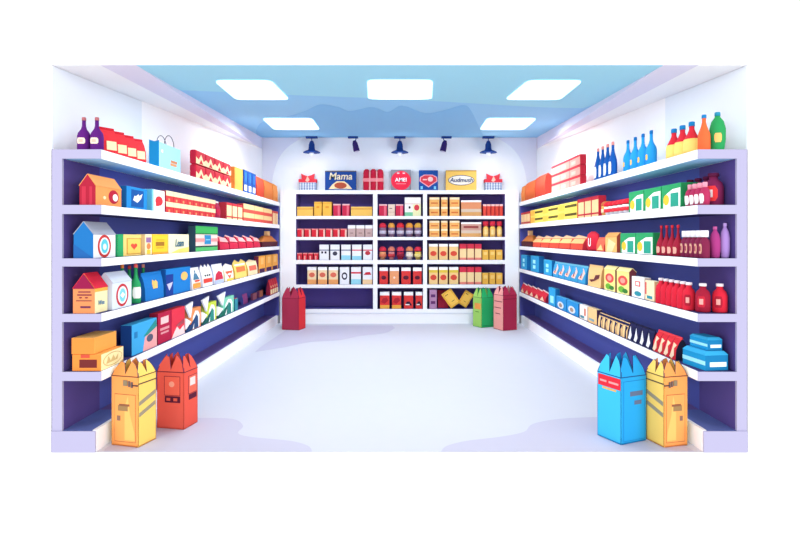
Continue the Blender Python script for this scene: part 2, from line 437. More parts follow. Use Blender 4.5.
row('left',1,'juice_carton',243.5,256,23,carton('1F4C95','17386F','2A5FAE',[('rect',(.2,.8,.1,.35),W),('rect',(.35,.65,.5,.9),'2F6CB8')]),'slim navy carton with white foot','carton',n=3,d=.16,ln='navy cartons',gap=.1)
for (a,b,c,c2,t) in ((256.5,264,'E8553C','C53B30','red-orange'),(264.3,273,'F28A45','D9692F','orange middle'),(273.3,281,'F59A50','DD7535','pale orange farthest')):
    row('left',1,'bread_loaf',a,b,21.5-(a-256)*.17,loaf(c,c2),t+' loaf shaped pack near the back wall','bread',d=.2,gap=.01)
# ---- left second shelf
row('left',2,'house_carton',94,122,31,gable('F59D58','A8223A','F4A05C',.62,[('circ',(.68,.55,.2,.38),'B8203A'),('circ',(.74,.52,.1,.2),W),('circ',(.32,.45,.05,.09),CR)],[('rect',(.15,.4,.02,.98),'BF3048'),('rect',(.62,.8,.02,.98),'BF3048')]),'orange house-shaped carton with dark red end','carton',d=.115,xf=2.14)
row('left',2,'snack_box',126,147.5,22.5,carton('1E87D0','175FA5','2A9BDD',[('rect',(.22,.82,.1,.88),'14539C'),('poly',[(.3,.4),(.5,.3),(.68,.5),(.76,.75),(.6,.62),(.55,.7),(.45,.6),(.36,.6)],'F6F2EA')]),'blue box with a white bird emblem','box',d=.13)
row('left',2,'milk_carton',151.5,165,22,carton('F1EEF0','62C5E6','FAFAFF',[('rect',(0,.12,0,1),'7CC6DE'),('circ',(.55,.5,.28,.22),'E0353D'),('rect',(.3,.5,.25,.5),'E0353D')]),'white carton with a red spot','carton',d=.12)
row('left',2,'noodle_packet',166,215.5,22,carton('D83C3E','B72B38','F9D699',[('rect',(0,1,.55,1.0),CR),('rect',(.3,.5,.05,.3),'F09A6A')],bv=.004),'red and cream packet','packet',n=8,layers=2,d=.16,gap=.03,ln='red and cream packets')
row('left',2,'sauce_bottle',216.5,222,17,bottle('A81F48','F4E6E6',CRI,'squat'),'dark red sauce bottle with white cap','bottle',d=.1)
row('left',2,'pasta_packet',226,242.5,17,carton('FBDFA6','C9333F','D23B45',[('rect',(0,1,.84,1),'D23B45'),('rect',(0,1,.12,.2),'C9333F'),('rect',(.0,.08,0,1),'A82A38')]),'cream packet with red top','packet',n=3,d=.15,ln='cream packets with red tops')
row('left',2,'tea_box',243.5,272,17.5,carton('F9CD90','C9453F','F9D9A0',[('rect',(0,1,.0,.42),'DD5345')]),'cream and red striped long box','box',n=3,layers=2,d=.15,gap=.02,ln='striped long boxes')
row('left',2,'pasta_packet',272.5,281,13.5,carton('FBDFA6','C9333F','D23B45',[('rect',(0,1,.84,1),'D2504A'),('rect',(.0,.12,0,1),'C8504A')]),'small cream and red packet','packet',n=4,d=.13,ln='small packets')
# ---- left third shelf
row('left',3,'milk_carton',90.5,116,36.5,gable('F3F4F8','1F6FB4','A5A9B8',.65,[('circ',(.48,.5,.3,.5),'C73A38'),('circ',(.48,.5,.22,.38),'F3F4F8'),('circ',(.48,.5,.16,.31),'5CC6D6'),('circ',(.48,.47,.08,.14),'E5F6FA')],[('poly',[(0,0),(1,0),(0,.6)],'2260A6')]),'white gabled carton with blue end and red ring','carton',d=.14,xf=2.155)
row('left',3,'biscuit_box',117.5,141.5,22.5,carton('F8D27A','2BA56A','F9DFA0',[('rect',(0,.22,0,1),GR),('rect',(.36,.98,.08,.82),'C98A3A'),('rect',(.39,.95,.11,.79),'F9CC62'),('poly',heart(.66,.45,.14,.17),'E0503E')]),'yellow biscuit box with green edge and red heart','box',d=.12,gap=.01,xf=2.145)
row('left',3,'tea_box',145,152,21,carton(CR,'D9C090',CR,[('rect',(.15,.85,.6,.85),'9A6FA0'),('circ',(.5,.42,.28,.15),'F2854E'),('rect',(.25,.75,.05,.25),'F8C23C')]),'small cream box with purple mark and orange spot','box',d=.12,gap=.02)
row('left',3,'cereal_box',152.3,168,20.5,carton('FBC935','E0A52A','FBD65A',[('rect',(.0,1,.0,.12),'F2A83A'),('rect',(.2,.75,.42,.62),'A87428'),('rect',(.25,.7,.3,.34),'D89A30'),('rect',(.25,.75,.7,.74),'E8B030')]),'golden yellow box with brown label','box',d=.12,gap=.02)
row('left',3,'cereal_box',168.3,189,19.5,carton('FBF0C4','D9C890','FBF3D5',[('poly',[(.1,0),(1,0),(1,.3),(.5,.22)],'FBDD72')],text=('Leam',.55,'3E6E86',.5,.52)),'cream box lettered Leam in slanting script','box',d=.12,gap=.02)
row('left',3,'tissue_box',195,218,26,carton('F6D9CF','2E4A5A','45B761',[('rect',(0,1,.0,.16),'55BE6A'),('rect',(0,1,.16,.22),'27483E'),('rect',(0,1,.70,1),'3FB25A'),('rect',(0,1,.68,.73),'2A7F45'),('rect',(0,1,.38,.52),'EE9A96'),('rect',(.38,.66,.28,.65),'2F8DC0'),('rect',(.42,.62,.44,.48),'8CCBE0')]),'pink box banded green top and bottom with blue square','box',d=.13)
row('left',3,'sweet_pouch',219,260,15.5,pouch('CB2746','A01F3C',[('poly',[(.1,.55),(.9,.5),(.8,.8),(.3,.85)],'F3A6A6')],slant=.25,crimp='F5C0BC',bulge=1.1),'slanted crimson pouch with pink top','pouch',n=5,d=.17,gap=.0,ln='crimson pouches')
def crate(w,d,h):
    b=MB(); b.hexa([(-w/2,-d/2,0),(w/2,-d/2,0),(w/2,d/2,0),(-w/2,d/2,0),(-w/2*1.05,-d/2*1.1,h*.35),(w/2*1.05,-d/2*1.1,h*.35),(w/2*1.05,d/2,h*.35),(-w/2*1.05,d/2,h*.35)],'5A2430')
    t=MB(); t.hexa([(-w*.5,-d*.5,h*.352),(w*.5,-d*.5,h*.352),(w*.5,d*.5,h*.352),(-w*.5,d*.5,h*.352),(-w*.2,-d*.05,h*.78),(w*.3,-d*.05,h*.78),(w*.3,d*.3,h*.78),(-w*.2,d*.3,h*.78)],'D07A3C')
    k=MB(); k.box(-w*.05,w*.1,-.03,.03,h*.78,h*1.1,'F6C286')
    return [('tray',b.mesh('tray'),.003),('mound',t.mesh('mound'),.01),('tag_block',k.mesh('tag_block'),0)]
row('left',3,'bread_tray',262,280,15,crate,'brown tray heaped with orange bread','tray',d=.2,gap=.04,xf=2.12)
# ---- left fourth shelf
z4=SH[4][0]
row('left',4,'juice_carton',93.5,107.6,40,gable('FBEBB5','E08A58','D7263F',.62,[('rect',(0,1,.86,1),'F5B04A')],[('rect',(.2,.85,.72,.78),'7E3B42'),('rect',(.25,.8,.84,.9),'8C4A4A'),('rect',(.15,.85,.5,.53),'5A2A40'),('rect',(.35,.8,.22,.3),'6B3550'),('circ',(.35,.64,.06,.03),'7E3B42'),('circ',(.62,.64,.06,.03),'7E3B42'),('poly',[(0.02,1),(.98,1),(.5,1.585)],'8E1846')],text=('Wea',.16,'6F8FA8',.45,.4)),'orange and cream carton with crimson gabled roof','carton',d=.155,xf=2.14,gap=0)
row('left',4,'milk_carton',112.2,131.8,37,gable('DDE6F0','C9D4E6','CBD2E2',.72,[('circ',(.5,.5,.32,.44),'C73A40'),('circ',(.5,.5,.24,.34),'EAF0F6'),('circ',(.5,.5,.16,.26),'7CCFE0'),('poly',[(.38,.5),(.5,.38),(.62,.5),(.5,.62)],'FFFFFF')]),'pale blue-grey gabled carton with red ring','carton',d=.12,xf=2.11,gap=.03)
for i,(px,D,xo,cp) in enumerate(((127,4.585,2.225,'F28A4A'),(137,4.665,2.155,'EE5A5A'),(0,4.80,2.27,'E04848'),(0,4.93,2.27,'F2A090'),(0,5.06,2.27,'F2A090'))):
    lab=['green bottle with orange cap peeking behind pale gabled carton','green bottle with white label and red cap beside blue sack','red-capped green bottle behind the blue sack, nearest of three','pink-capped green bottle behind the blue sack, middle of three','pink-capped green bottle behind the blue sack, farthest of three'][i]
    thing('green_bottle',bottle('2C9E60',cp,'F4F4EE' if i<2 else None,'wine'),) if 0 else thing('green_bottle',bottle('2C9E60',cp,'F4F4EE' if i<2 else None,'wine',face=10 if i<2 else 0,arc=50)(.082,.082,.322 if i<2 else .30),(-(xo),D-4,z4+.0008),.6,lab,'bottle','green bottles on the left fourth shelf')
row('left',4,'sack',145,164.5,28.5,pouch('1B76C2','1A5FA8',[('poly',[(.4,.4),(.62,.4),(.66,.62),(.58,.7),(.52,.66),(.42,.72),(.38,.6)],'F2BE6A')],bulge=.9),'blue sack with small yellow apple','bag',d=.12,gap=0,xf=2.12)
row('left',4,'sack',166,190.5,27,carton('1B7CC8','15539C','2189D2',[('rect',(0,.27,.0,.8),'1C3C90'),('poly',[(.03,.45),(.25,.5),(.2,.35),(.12,.2)],'C9C6DC'),('circ',(.72,.65,.14,.17),'F2BE6A')],bv=.006),'blue box with navy strip and yellow medallion','box',d=.12,gap=0)
row('left',4,'snack_carton',191.5,201,22,pouch('F8F5F0','D9D6E0',[('poly',[(.15,.45),(.5,.9),(.8,.45)],'4D7C98'),('rect',(.1,.9,.05,.28),'F5A04A'),('rect',(.3,.8,.34,.42),'E0503E')]),'white pouch with grey triangle and orange base','pouch',d=.1)
row('left',4,'snack_carton',202,213,19.5,pouch('FAF7F2','D9D6E0',[('rect',(.1,.9,.2,.42),'E5473C'),('circ',(.3,.58,.06,.05),'333333'),('circ',(.5,.58,.06,.05),'333333'),('circ',(.7,.58,.06,.05),'333333')],teeth=3),'white toothed pouch with red band','pouch',d=.1)
row('left',4,'snack_carton',213.5,224,20,pouch('FAF7F2','C9CFE6',[('poly',[(.1,.2),(.9,.2),(.8,.55),(.5,.65),(.2,.5)],'CF2F48'),('rect',(.05,.95,.03,.18),'B9C5EA')]),'white pouch with big crimson patch','pouch',d=.1)
row('left',4,'snack_carton',224.5,234,15.5,pouch('FBEFE0','E8D9A0',[('poly',[(.1,.65),(.9,.65),(.5,.15)],'F0603E'),('rect',(.2,.9,.0,.16),'FBD65A')],teeth=1),'cream pouch with orange-red triangle','pouch',d=.1)
row('left',4,'snack_carton',234.5,247,16.5,pouch('FBD873','E8B84A',[('rect',(.15,.85,.4,.72),'F07A45'),('rect',(.1,.9,.8,.88),W)],teeth=2),'yellow pouch with orange patch','pouch',d=.1,gap=.02)
row('left',4,'snack_carton',247.5,258,14,pouch('FBE3B4','E8B84A',[('rect',(.15,.85,.35,.7),'F0705A')],teeth=1),'small cream pouch with coral patch','pouch',d=.1)
row('left',4,'cereal_box',258.5,281,17,carton('F5A846','7A2E4A','F8BE6A',[('rect',(.1,.9,0,.25),'4A2450'),('rect',(.3,.7,.5,.9),'F8C070')]),'orange box with plum base','box',n=3,d=.12,ln='orange boxes')
# ---- left fifth shelf
z5=SH[5][0]
def wrapbox(c,cs,ct,ds=(),sds=(),sf='left'): return carton(c,cs,ct,ds,sds,sf,bv=.003)
row('left',5,'shipping_box',97.5,124,22,wrapbox('FBE9B0','E88A3E','F7A650',[('circ',(.5,.5,.42,.4),'C9A05A'),('circ',(.5,.5,.4,.36),'FBE9B0'),('poly',[(.2,.3),(.3,.75),(.4,.4),(.52,.72),(.6,.42),(.75,.7),(.7,.35)],'D9B878')],[('rect',(.25,.85,.2,.7),'6E2A2A'),('rect',(.3,.6,.8,1),'C9503E')]),'large orange box with cream oval-print side, bottom of stack','box',d=.205,xf=2.1,hscale=.75)
row('left',5,'shipping_box',93,117,20,wrapbox('F8A850','E88A3E','FBC070'),'smaller plain orange box, top of stack','box',d=.16,xf=2.15,zoff=.118,hscale=.82)
row('left',5,'detergent_box',131.5,157,31,carton('3FA9E2','153F86','4DBCF0',[('poly',[(.42,0),(1,0),(1,.75),(.5,.45)],'F3A9A6'),('poly',[(.45,.5),(.95,.95),(1,.7),(.6,.5)],'2E8F8A'),('circ',(.7,.38,.13,.13),'5A5A70'),('rect',(.1,.2,.55,.75),'2A7FB8')],bv=.003),'blue detergent box with pink and green print','box',d=.15,gap=.02)
row('left',5,'rice_box',158,171,31,carton('B71F45','8E1838','E2354A',[('rect',(.2,.8,.62,.85),'F4C9C6'),('rect',(.15,.85,.42,.5),'E09AA0'),('rect',(.2,.8,.3,.36),'E09AA0')],bv=.003),'dark crimson box with pale printed lines','box',d=.13,gap=.02)
row('left',5,'rice_box',171.5,185,29,carton('E2354A','B71F45','EE4A55',[('poly',[(0,0),(1,0),(.9,.32),(.6,.2),(.4,.35),(.2,.2)],'F6D6D2'),('poly',[(.3,.4),(.9,.55),(.95,.4),(.5,.34)],'A84A55')],bv=.003),'bright red box with pale splash at base','box',d=.13,gap=.02)
def flapbox(c,c2,c3):
    def mk(w,d,h):
        b=MB(); b.box(-w*.2,w/2,-d/2,d/2,0,h*.82,c)
        m=decals(w,d,h,[('poly',[(.42,.02),(.88,.02),(.9,.5),(.8,.68),(.62,.72),(.46,.5)],W),('poly',[(.52,.02),(.82,.02),(.8,.45),(.66,.58),(.55,.42)],c2)])
        q=MB(); q.slab([(-w*.5,-d/2-.004,h*1.02),(-w*.2,-d/2-.004,h*.5),(-w*.05,-d/2-.004,h*1.12)],(0,.02,0),'FAFAFF')
        q.slab([(-w*.5,-d/2-.004,h*.55),(-w*.5,-d/2-.004,.12*h),(-w*.18,-d/2-.004,h*.35)],(0,.02,0),'FAFAFF')
        s=MB(); s.slab([(-w*.5,-d/2-.006,0.002),(-w*.1,-d/2-.006,h*.02),(w*.12,-d/2-.006,h*.5),(-w*.16,-d/2-.006,h*.26)],(0,.018,0),c3)
        return [('box_body',b.mesh('box_body'),.002),('label_print',m.mesh('label_print'),0),('paper_flap',q.mesh('paper_flap'),0),('ribbon',s.mesh('ribbon'),0)]
    return mk
row('left',5,'flap_carton',185.5,201,26,flapbox('F0925A','2F4E78','24406E'),'orange carton with white flaps and navy arch','carton',d=.1,gap=.02)
row('left',5,'flap_carton',202,216.5,24.5,flapbox('C9D84A','2F8E80','1F5E58'),'lime carton with white flaps and teal arch','carton',d=.1,gap=.02)
row('left',5,'flap_carton',217.5,234,22,flapbox('7FD0B0','2A7F78','1C6B5C'),'mint green carton with white flaps','carton',d=.1,gap=.02)
row('left',5,'tin_can',235,238,12,carton('3A8FA0','2A6F80','C0504A'),'narrow teal tin with red lid','tin',d=.07)
row('left',5,'small_packet',243,248,10,pouch('8A3F7A','4A58A0'),'small mauve packet standing alone','packet',d=.06,xf=2.2)
row('left',5,'small_packet',253,257,6.5,carton('9A5A6A','7A4060','9A5A6A'),'tiny brown-pink box','box',d=.06,xf=2.2)
row('left',5,'small_packet',259.5,263,6.5,carton('A8644A','7A4060','9A5A6A'),'tiny rust brown box','box',d=.06,xf=2.2)
row('left',5,'crisp_packet',270,281,15.5,pouch('CF2F40','8E1F3A',[('rect',(.1,.9,.05,.35),CR),('rect',(.3,.7,.45,.6),'F0A080')]),'red crisp packet with cream base','packet',n=4,d=.11,ln='red crisp packets')
# ---- right top shelf
one(717.5,4.06,z1,'pear_bottle',bottle('2C9A58','2C8FB0','F5C070','round',capr=1.3,arc=25,span=(.3,.75),face=-25),.105,.105,.272,'green round bottle with teal cap, last on right top shelf by the opening','bottle')
one(704,4.05,z1,'juice_bottle',bottle('F56A3C','1F7FC0',None,'soda',capr=1.2),.082,.082,.252,'orange bottle with blue cap on right top shelf','bottle')
row('right',1,'ketchup_bottle',689,663,33,bottle('D92B3C','1F7FC0','F7D574','soda',None,capr=1.15,caph=.14,wrap=True,span=(0.02,1.0)),'red bottle with yellow label and blue cap','bottle',n=3,d=.11,gap=-.0,ln='red and yellow bottles')
row('right',1,'water_bottle',651,620.5,35.5,bottle('2591D6','1B6FB5','F2C060','wine',arc=22,span=(.3,.6),face=-10),'sky blue bottle with yellow dot','bottle',n=4,d=.13,gap=.22,ln='sky blue bottles',xf=2.11)
row('right',1,'cleaner_bottle',612,592.5,35,bottle('1457A8','F09A90',W,'soda',capr=1.1,arc=40,span=(.1,.9),face=-10),'royal blue bottle with pink cap','bottle',n=4,d=.12,gap=.05,ln='royal blue bottles')
row('right',1,'biscuit_packet',580,551.5,31,carton('F5A79A','C92A3C','DD3444',[('rect',(0,1,.78,1),'D93444'),('rect',(.2,.6,.2,.55),'F8C4B4')],bv=.008),'pink packet with red rim','packet',n=3,layers=3,d=.13,gap=.01,ln='pink packets')
for (a,b,h,c,c2,t) in ((545,535,23,'E8563E','C53B30','red-orange nearest'),(534.7,525,20,'F0743E','D9592F','deep orange middle'),(524.7,518,17,'F59048','DD7535','light orange farthest')):
    row('right',1,'bread_loaf',a,b,h,loaf(c,c2),t+' loaf shaped pack near the back wall','bread',d=.2,gap=.01)
# ---- right second shelf
z2=SH[2][0]
one(713.5,4.16,z2,'grape_jug',bottle('7E2452','5E1A42','EE3A3E','squat','F6E6E6',capr=1.4,arc=55,span=(.2,.85),face=-60),.135,.13,.24,'big maroon jug with red label on right second shelf','jug')
row('right',2,'shampoo_bottle',706.5,681,23.5,bottle('B0315C','F09AB0','FBF6F6','round',capr=1.7,caph=.22,arc=50,span=(.1,.95)),'maroon bottle with pink cap and white label','bottle',n=4,d=.1,gap=.02,ln='pink capped bottles')
for i,D in enumerate((4.30,4.42,4.54)):
    thing('grape_jug',bottle('6A1F4A','5A1840',None,'squat',capr=1.5)(.085,.085,.23),(2.31,D-4,z2+.0008),0,'dark maroon jug behind the pink-capped bottles, %s of three'%near(i,3),'jug','dark maroon jugs behind')
gp=[('poly',[(.0,0),(.95,0),(.95,.78),(.6,.76),(.25,.6),(0,.25)][::1],'FBFAF4'),('rect',(.46,.86,.06,.6),TE),('circ',(.22,.36,.17,.22),'F5C23C'),('rect',(.55,.75,.3,.36),'9AD8C8')]
gpr=[('poly',[(.12,.02),(.98,.02),(.98,.8),(.6,.78),(.3,.62),(.14,.4)],'FBFAF4'),('rect',(.5,.9,.06,.62),TE),('circ',(.28,.36,.15,.22),'F5C23C')]
row('right',2,'cereal_box',681,628.5,25,carton('2E9E62','23864F','3DB573',gpr,bv=.006),'green box with white arch and teal square','box',n=3,d=.14,gap=.03,ln='green arch boxes')
row('right',2,'yogurt_cup',627.5,604.5,15,jar('F2F0F4','E02A3A','EE3A44',cup=True),'red-lidded white cup','cup',n=5,d=.1,gap=.03,ln='red-lidded cups')
row('right',2,'honey_jar',604,599,15,jar('F2B05A','C96A3A',CR),'small amber jar beside cream packets','jar',d=.1,depth_by_w=True)
row('right',2,'pasta_packet',598.5,577.5,21,carton('F9D29A','C4283C','C4283C',[('rect',(0,1,.82,1),'C4283C'),('rect',(0,1,.12,.2),'C4283C'),('rect',(0,.1,0,1),'C4283C')]),'cream packet with red top','packet',n=3,d=.14,ln='cream packets')
row('right',2,'tea_box',577,530.5,17.5,carton('FBDD62','D9A93A','FBE48A',[('rect',(.0,.35,.15,.9),'F5B84A'),('rect',(.38,.98,.42,.72),'5C5224')],bv=.002),'yellow box with dark printed line','box',n=3,layers=2,d=.14,gap=.0,ln='yellow boxes')
row('right',2,'pasta_packet',530,519,12.5,carton('F9D29A','C4383C','C4283C',[('rect',(0,1,.82,1),'C4383C'),('rect',(0,1,.05,.2),'C9504A')]),'small cream packet by the back shelving','packet',n=3,d=.13,ln='small cream packets')
# ---- right third shelf
z3=SH[3][0]
one(725,4.08,z3,'shampoo_bottle',bottle('A987CE','B99ADB',None,'round',capr=1.4),.064,.064,.25,'lilac slim bottle, nearest the opening on right third shelf','bottle')
one(715,4.08,z3,'shampoo_bottle',bottle('A83A80','C05A98',None,'round',capr=1.4),.07,.07,.225,'magenta slim bottle beside the lilac one','bottle')
row('right',3,'grape_jug',707,677,28,bottle('7E2448','F3F0FA','D9A08A','squat','9E3450',capr=1.9,caph=.24,arc=30),'maroon bottle with wide white cap','bottle',n=5,d=.095,gap=.0,ln='white capped bottles')
row('right',3,'wine_bottle',676,654,32,bottle('9E1F38','D8323E','E8A898','slim',capr=1.3,arc=40,span=(.2,.9)),'slender red bottle with pale label','bottle',n=4,d=.08,gap=-.05,ln='slender red bottles')
row('right',3,'cereal_box',653,620,22.5,carton('2E9E62','23864F','3DB573',gpr,bv=.006),'green box with white arch and orange spot','box',n=2,d=.14,gap=.02,ln='green boxes')
row('right',3,'house_carton',617,605,20,gable('F5BE72','A84A3A','E8A45C',.78,[('poly',[(.1,.0),(.6,0),(.9,.6),(.3,.9)],'F8D9A0')]),'tan gabled carton with brown side','carton',d=.12)
row('right',3,'small_packet',604.5,596,14.5,pouch('EF6A4E','C93A3A',[('poly',[(.2,.1),(.9,.1),(.6,.5)],'F8D08A')]),'coral pouch beside tan gabled carton','pouch',d=.1)
def ubag(w,d,h):
    b=MB(); b.lathe([(w*.34,0),(w*.48,h*.1),(w*.5,h*.5),(w*.42,h*.85),(w*.15,h)],'D9263C',sy=min(1,d/w))
    return [('bag_body',b.mesh('bag_body'),0),text_part('lettering','U',h*.62,'FFFFFF',(0,-min(d,w)*.5-.004,h*.42))]
row('right',3,'sweet_bag',596,584,20,ubag,'round red bag lettered U','bag',d=.13,gap=.02)
row('right',3,'sweet_pouch',583.5,533,13.5,pouch('E2503C','C93040',[('poly',[(.0,.5),(1,.5),(.9,.85),(.1,.85)],'F5B87A')],crimp='F8CFA0',bulge=1.1,teeth=1),'low red-orange pouch with peach top','pouch',n=5,d=.17,gap=.0,ln='low red pouches')
row('right',3,'bread_tray',532,519,15,crate,'brown tray heaped with orange bread','tray',d=.2,gap=.04,xf=2.12)
# ---- right fourth shelf
row('right',4,'juice_jug',729,657,28.5,bottle('D9283C','F3E8EE','A81F35','squat','F0A8A0',capr=1.2),'red jug with white cap','jug',n=8,d=.11,gap=-.0,ln='red jugs',xf=2.12) if 0 else None
for i,(px,D,x_) in enumerate(((724,4.08,2.298),(711,4.10,2.187),(699,4.20,2.138),(0,4.29,2.14),(0,4.38,2.14),(0,4.47,2.14),(0,4.56,2.14),(0,4.65,2.14))):
    thing('juice_jug',bottle('D6263C' if i!=1 else '9E1C36','F3E8EE','A81F35' if i!=1 else 'C2283C','squat','F0A8A0',capr=1.25,arc=30,face=-40 if i<3 else -5)(.1 if i<2 else .088,.1 if i<2 else .088,.205),(x_,D-4+.02,z4+.0008),0,('dark red' if i==1 else 'red')+' jug with white cap, %s of eight on right fourth shelf'%near(i,8),'jug','red jugs on the right fourth shelf')
row('right',4,'milk_box',654.5,645,20.5,carton('F8E2B8','D9B88A','FBEFD0',[('rect',(.2,.8,.1,.25),'2E8FA0'),('rect',(.0,.15,.3,.9),'D9605A')],bv=.003),'cream box with teal mark','box',d=.1)
row('right',4,'milk_box',644.5,631.5,21.5,carton('FAF8F4','D9C9C0','FFFFFF',[('circ',(.5,.2,.28,.12),'2E8FA0'),('rect',(.3,.7,.55,.8),'E0605A'),('rect',(.38,.62,.6,.75),'FAF8F4')],bv=.003),'white box with red square and teal oval','box',d=.1)
jc=[('circ',(.5,.6,.38,.22),'E2504A'),('circ',(.5,.6,.2,.12),'F4A090'),('rect',(.1,.95,.0,.1),'F0E8A0'),('circ',(.4,.2,.25,.14),'6FB23C'),('circ',(.7,.16,.2,.1),'3F7F3A')]
row('right',4,'juice_carton',630,603.5,27,gable('FBE38A','7A3A44','FBE9A0',.86,jc),'yellow juice carton with red fruit print','carton',n=2,d=.11,gap=.12,ln='yellow juice cartons')
row('right',4,'flour_bag',601,587,22.5,pouch('F3C483','D9A060',[('poly',[(.15,.3),(.5,.35),(.6,.55),(.9,.6),(.85,.42),(.6,.3),(.3,.2)],'6A3038')],bulge=.8),'tan paper bag with brown squiggle','bag',d=.1)
row('right',4,'crisp_packet',585.5,553,18.5,pouch('3F9FD0','2A7FB8',[('poly',[(.1,.25),(.6,.2),(.9,.6),(.5,.85)],'F3C9B8'),('poly',[(.3,.3),(.5,.3),(.5,.6)],'B0504A')],crimp='6FC0DC'),'blue crisp packet with pink print','packet',n=5,d=.11,gap=.0,ln='blue crisp packets')
bt=[('rect',(.3,.6,.2,.42),'A8F0FA'),('rect',(.3,.6,.52,.75),'A8F0FA')]
row('right',4,'detergent_box',552,543.5,15.5,carton('2FA4D8','1A6FB0','5CC8EC',bt),'slim sky blue box beside blue crisp packets','box',d=.1)
row('right',4,'detergent_box',539,530.5,16.5,carton('2FA0D6','1A6FB0','5CC8EC',bt),'sky blue box with pale squares, nearer of two','box',d=.14)
row('right',4,'detergent_box',527,519.5,14.5,carton('2FA0D6','1A6FB0','5CC8EC',bt),'sky blue box with pale squares, farther of two','box',d=.14)
# ---- right fifth shelf
bs=[('rect',(.08,.92,.35,.6),'C9F2FA')]
def bluebox(w,d,h):
    b=MB(); x,y=w/2,d/2; b.box(-x,x,-y,y,0,h*.8,'1B93CC',right='1578AE',left='1578AE')
    l=MB(); l.hexa([(-x-.003,-y-.003,h*.8),(x+.003,-y-.003,h*.8),(x+.003,y+.003,h*.8),(-x-.003,y+.003,h*.8),(-x*.85,-y*.8,h),(x*.85,-y*.8,h),(x*.85,y*.8,h),(-x*.85,y*.8,h)],'35A8DC')
    m=decals(w,d,h*.8,[('rect',(0,1,.35,.62),'9FE4F4')]); decals(w,d,h*.8,[('rect',(.2,.92,.25,.55),'E8FAFD')],m,'right')
    return [('box_body',b.mesh('box_body'),.003),('lid',l.mesh('lid'),.002),('label_print',m.mesh('label_print'),0)]
def put(px,D,z,mk,w,d,h,lab,cat,name,rz):
    thing(name,mk(w,d,h),((px-CX)*D/F,D-4,z),rz,lab,cat,'blue striped boxes')
thing('shoe_box',bluebox(.26,.175,.135),(2.225,.165,z5+.001),-math.pi/2+.12,'wide blue box with white stripe, bottom of the stack on right fifth shelf','box','blue striped boxes')
thing('shoe_box',bluebox(.2,.115,.09),(2.235,.17,z5+.138),-math.pi/2+.12,'smaller blue box with white stripe resting on the wide blue box','box','blue striped boxes')
row('right',5,'crisp_packet',676,653,23,pouch('DD2F3C','24283F',[('poly',[(.15,.1),(.5,0.05),(.85,.2),(.7,.5),(.9,.65),(.3,.72),(.45,.4)],'F8D8B8')],crimp='E8404A'),'red crisp packet with cream print','packet',n=4,d=.1,gap=.02,ln='red crisp packets')
row('right',5,'coffee_pouch',652.5,628,20,pouch('1E1F4A','15163A',[('poly',[(.15,.1),(.5,.05),(.75,.3),(.5,.55),(.25,.75),(.3,.35)],'F4F2F8')],crimp='15163A'),'navy coffee pouch with white print','pouch',n=4,d=.1,gap=.02,ln='navy coffee pouches')
row('right',5,'coffee_pouch',627.5,598,17.5,pouch('F6C98C','3A2448',[('poly',[(.55,0),(.85,.02),(.75,.4),(.95,.65),(.5,.7),(.62,.35)],'1E1F4A'),('rect',(0,1,.74,.86),'1E1F4A')],crimp='1E1F4A'),'cream and black coffee pouch','pouch',n=6,d=.1,gap=.02,ln='cream coffee pouches')
row('right',5,'flour_bag',597,588,15.5,carton('F6C98C','3A2448','F8D8A8',[('rect',(.1,.7,.15,.3),'7AA0A8')]),'tan box beside cream coffee pouches','box',d=.1)
row('right',5,'milk_box',587.5,579.5,14.5,carton('F9EDE0','D9B0A0','FFF8F0',[('rect',(.6,.8,.3,.8),'D9705A'),('rect',(.1,.6,.08,.25),'5A90A0')]),'white box with rust stripe','box',d=.1)
row('right',5,'detergent_box',578.5,556,13.5,carton('2B8FD0','1A6FB0','5CB8EC',[('circ',(.45,.35,.3,.28),'D9E0E4'),('circ',(.45,.35,.16,.16),'A88A7A')]),'blue box with round grey picture','box',n=2,d=.1,ln='round picture boxes')
row('right',5,'detergent_box',555.5,548.5,18,carton('2FA4DC','1A6FB0','5CC8EC',[('rect',(.25,.75,.15,.55),'A8F0FA')]),'taller blue box with pale window','box',d=.1)
row('right',5,'crisp_packet',546,519,11.5,pouch('CF2A3C','8E1F3A',[('poly',[(.1,.1),(.8,.1),(.5,.45)],'F3C9A8')],slant=.15,crimp='F6E0DC',bulge=1.1),'crimson packet leaning low with cream print','packet',n=5,d=.15,gap=.0,ln='crimson low packets')
# ---------------------------------------------------------------- back wall goods
ORDL={0:'leftmost',1:'second from left',2:'third from left',3:'fourth from left',4:'fifth from left',5:'sixth from left'}
RN=['top','second','third','fourth','bottom']; BN=['left','middle','right']
def back(bay,rw,name,spans,y0,mk,desc,cat,ln=None,d=.2,layers=1,dy=.03):
    """things standing on a shelf of the wall shelving; spans = list of (px0,px1)"""
    zb_=uz(ROWS[rw][1]); n=len(spans); cache={}
    Dd=DU+dy+0.0
    h=(ROWS[rw][1]-y0)*DU/F/layers*.985
    g=None if n*layers==1 else '%s in the %s bay, %s row'%(ln or cat+'s',BN[bay],RN[rw])
    for L in range(layers):
        for i,(a,b) in enumerate(spans):
            w=(b-a)*DU/F*.97; k=round(w,3)
            loc=((a+b)/2,); X_=((a+b)/2-CX)*DU/F
            lay='' if layers==1 else (' lower' if L==0 else ' upper')
            pos='' if n==1 else ORDL[i] if i<n-1 else 'rightmost'
            lab=('%s, %s%s, %s bay %s row'%(desc,pos,lay,BN[bay],RN[rw])).replace(', ,',',').replace(',  ',', ')
            p=(X_,YU+dy+d/2,zb_+.0008+L*(h+.001))
            if k in cache: copy_tree(cache[k],p,0,lab,g)
            else: cache[k]=thing(name,mk(w,d,h),p,0,lab,cat,g)
def eq(a,b,n,gap=.8): 
    s=(b-a)/n; return [(a+i*s+gap/2,a+(i+1)*s-gap/2) for i in range(n)]
yb=carton('FAC862','E09A3A','FBDD98',[('rect',(.0,1,.72,.8),'C9803A')])
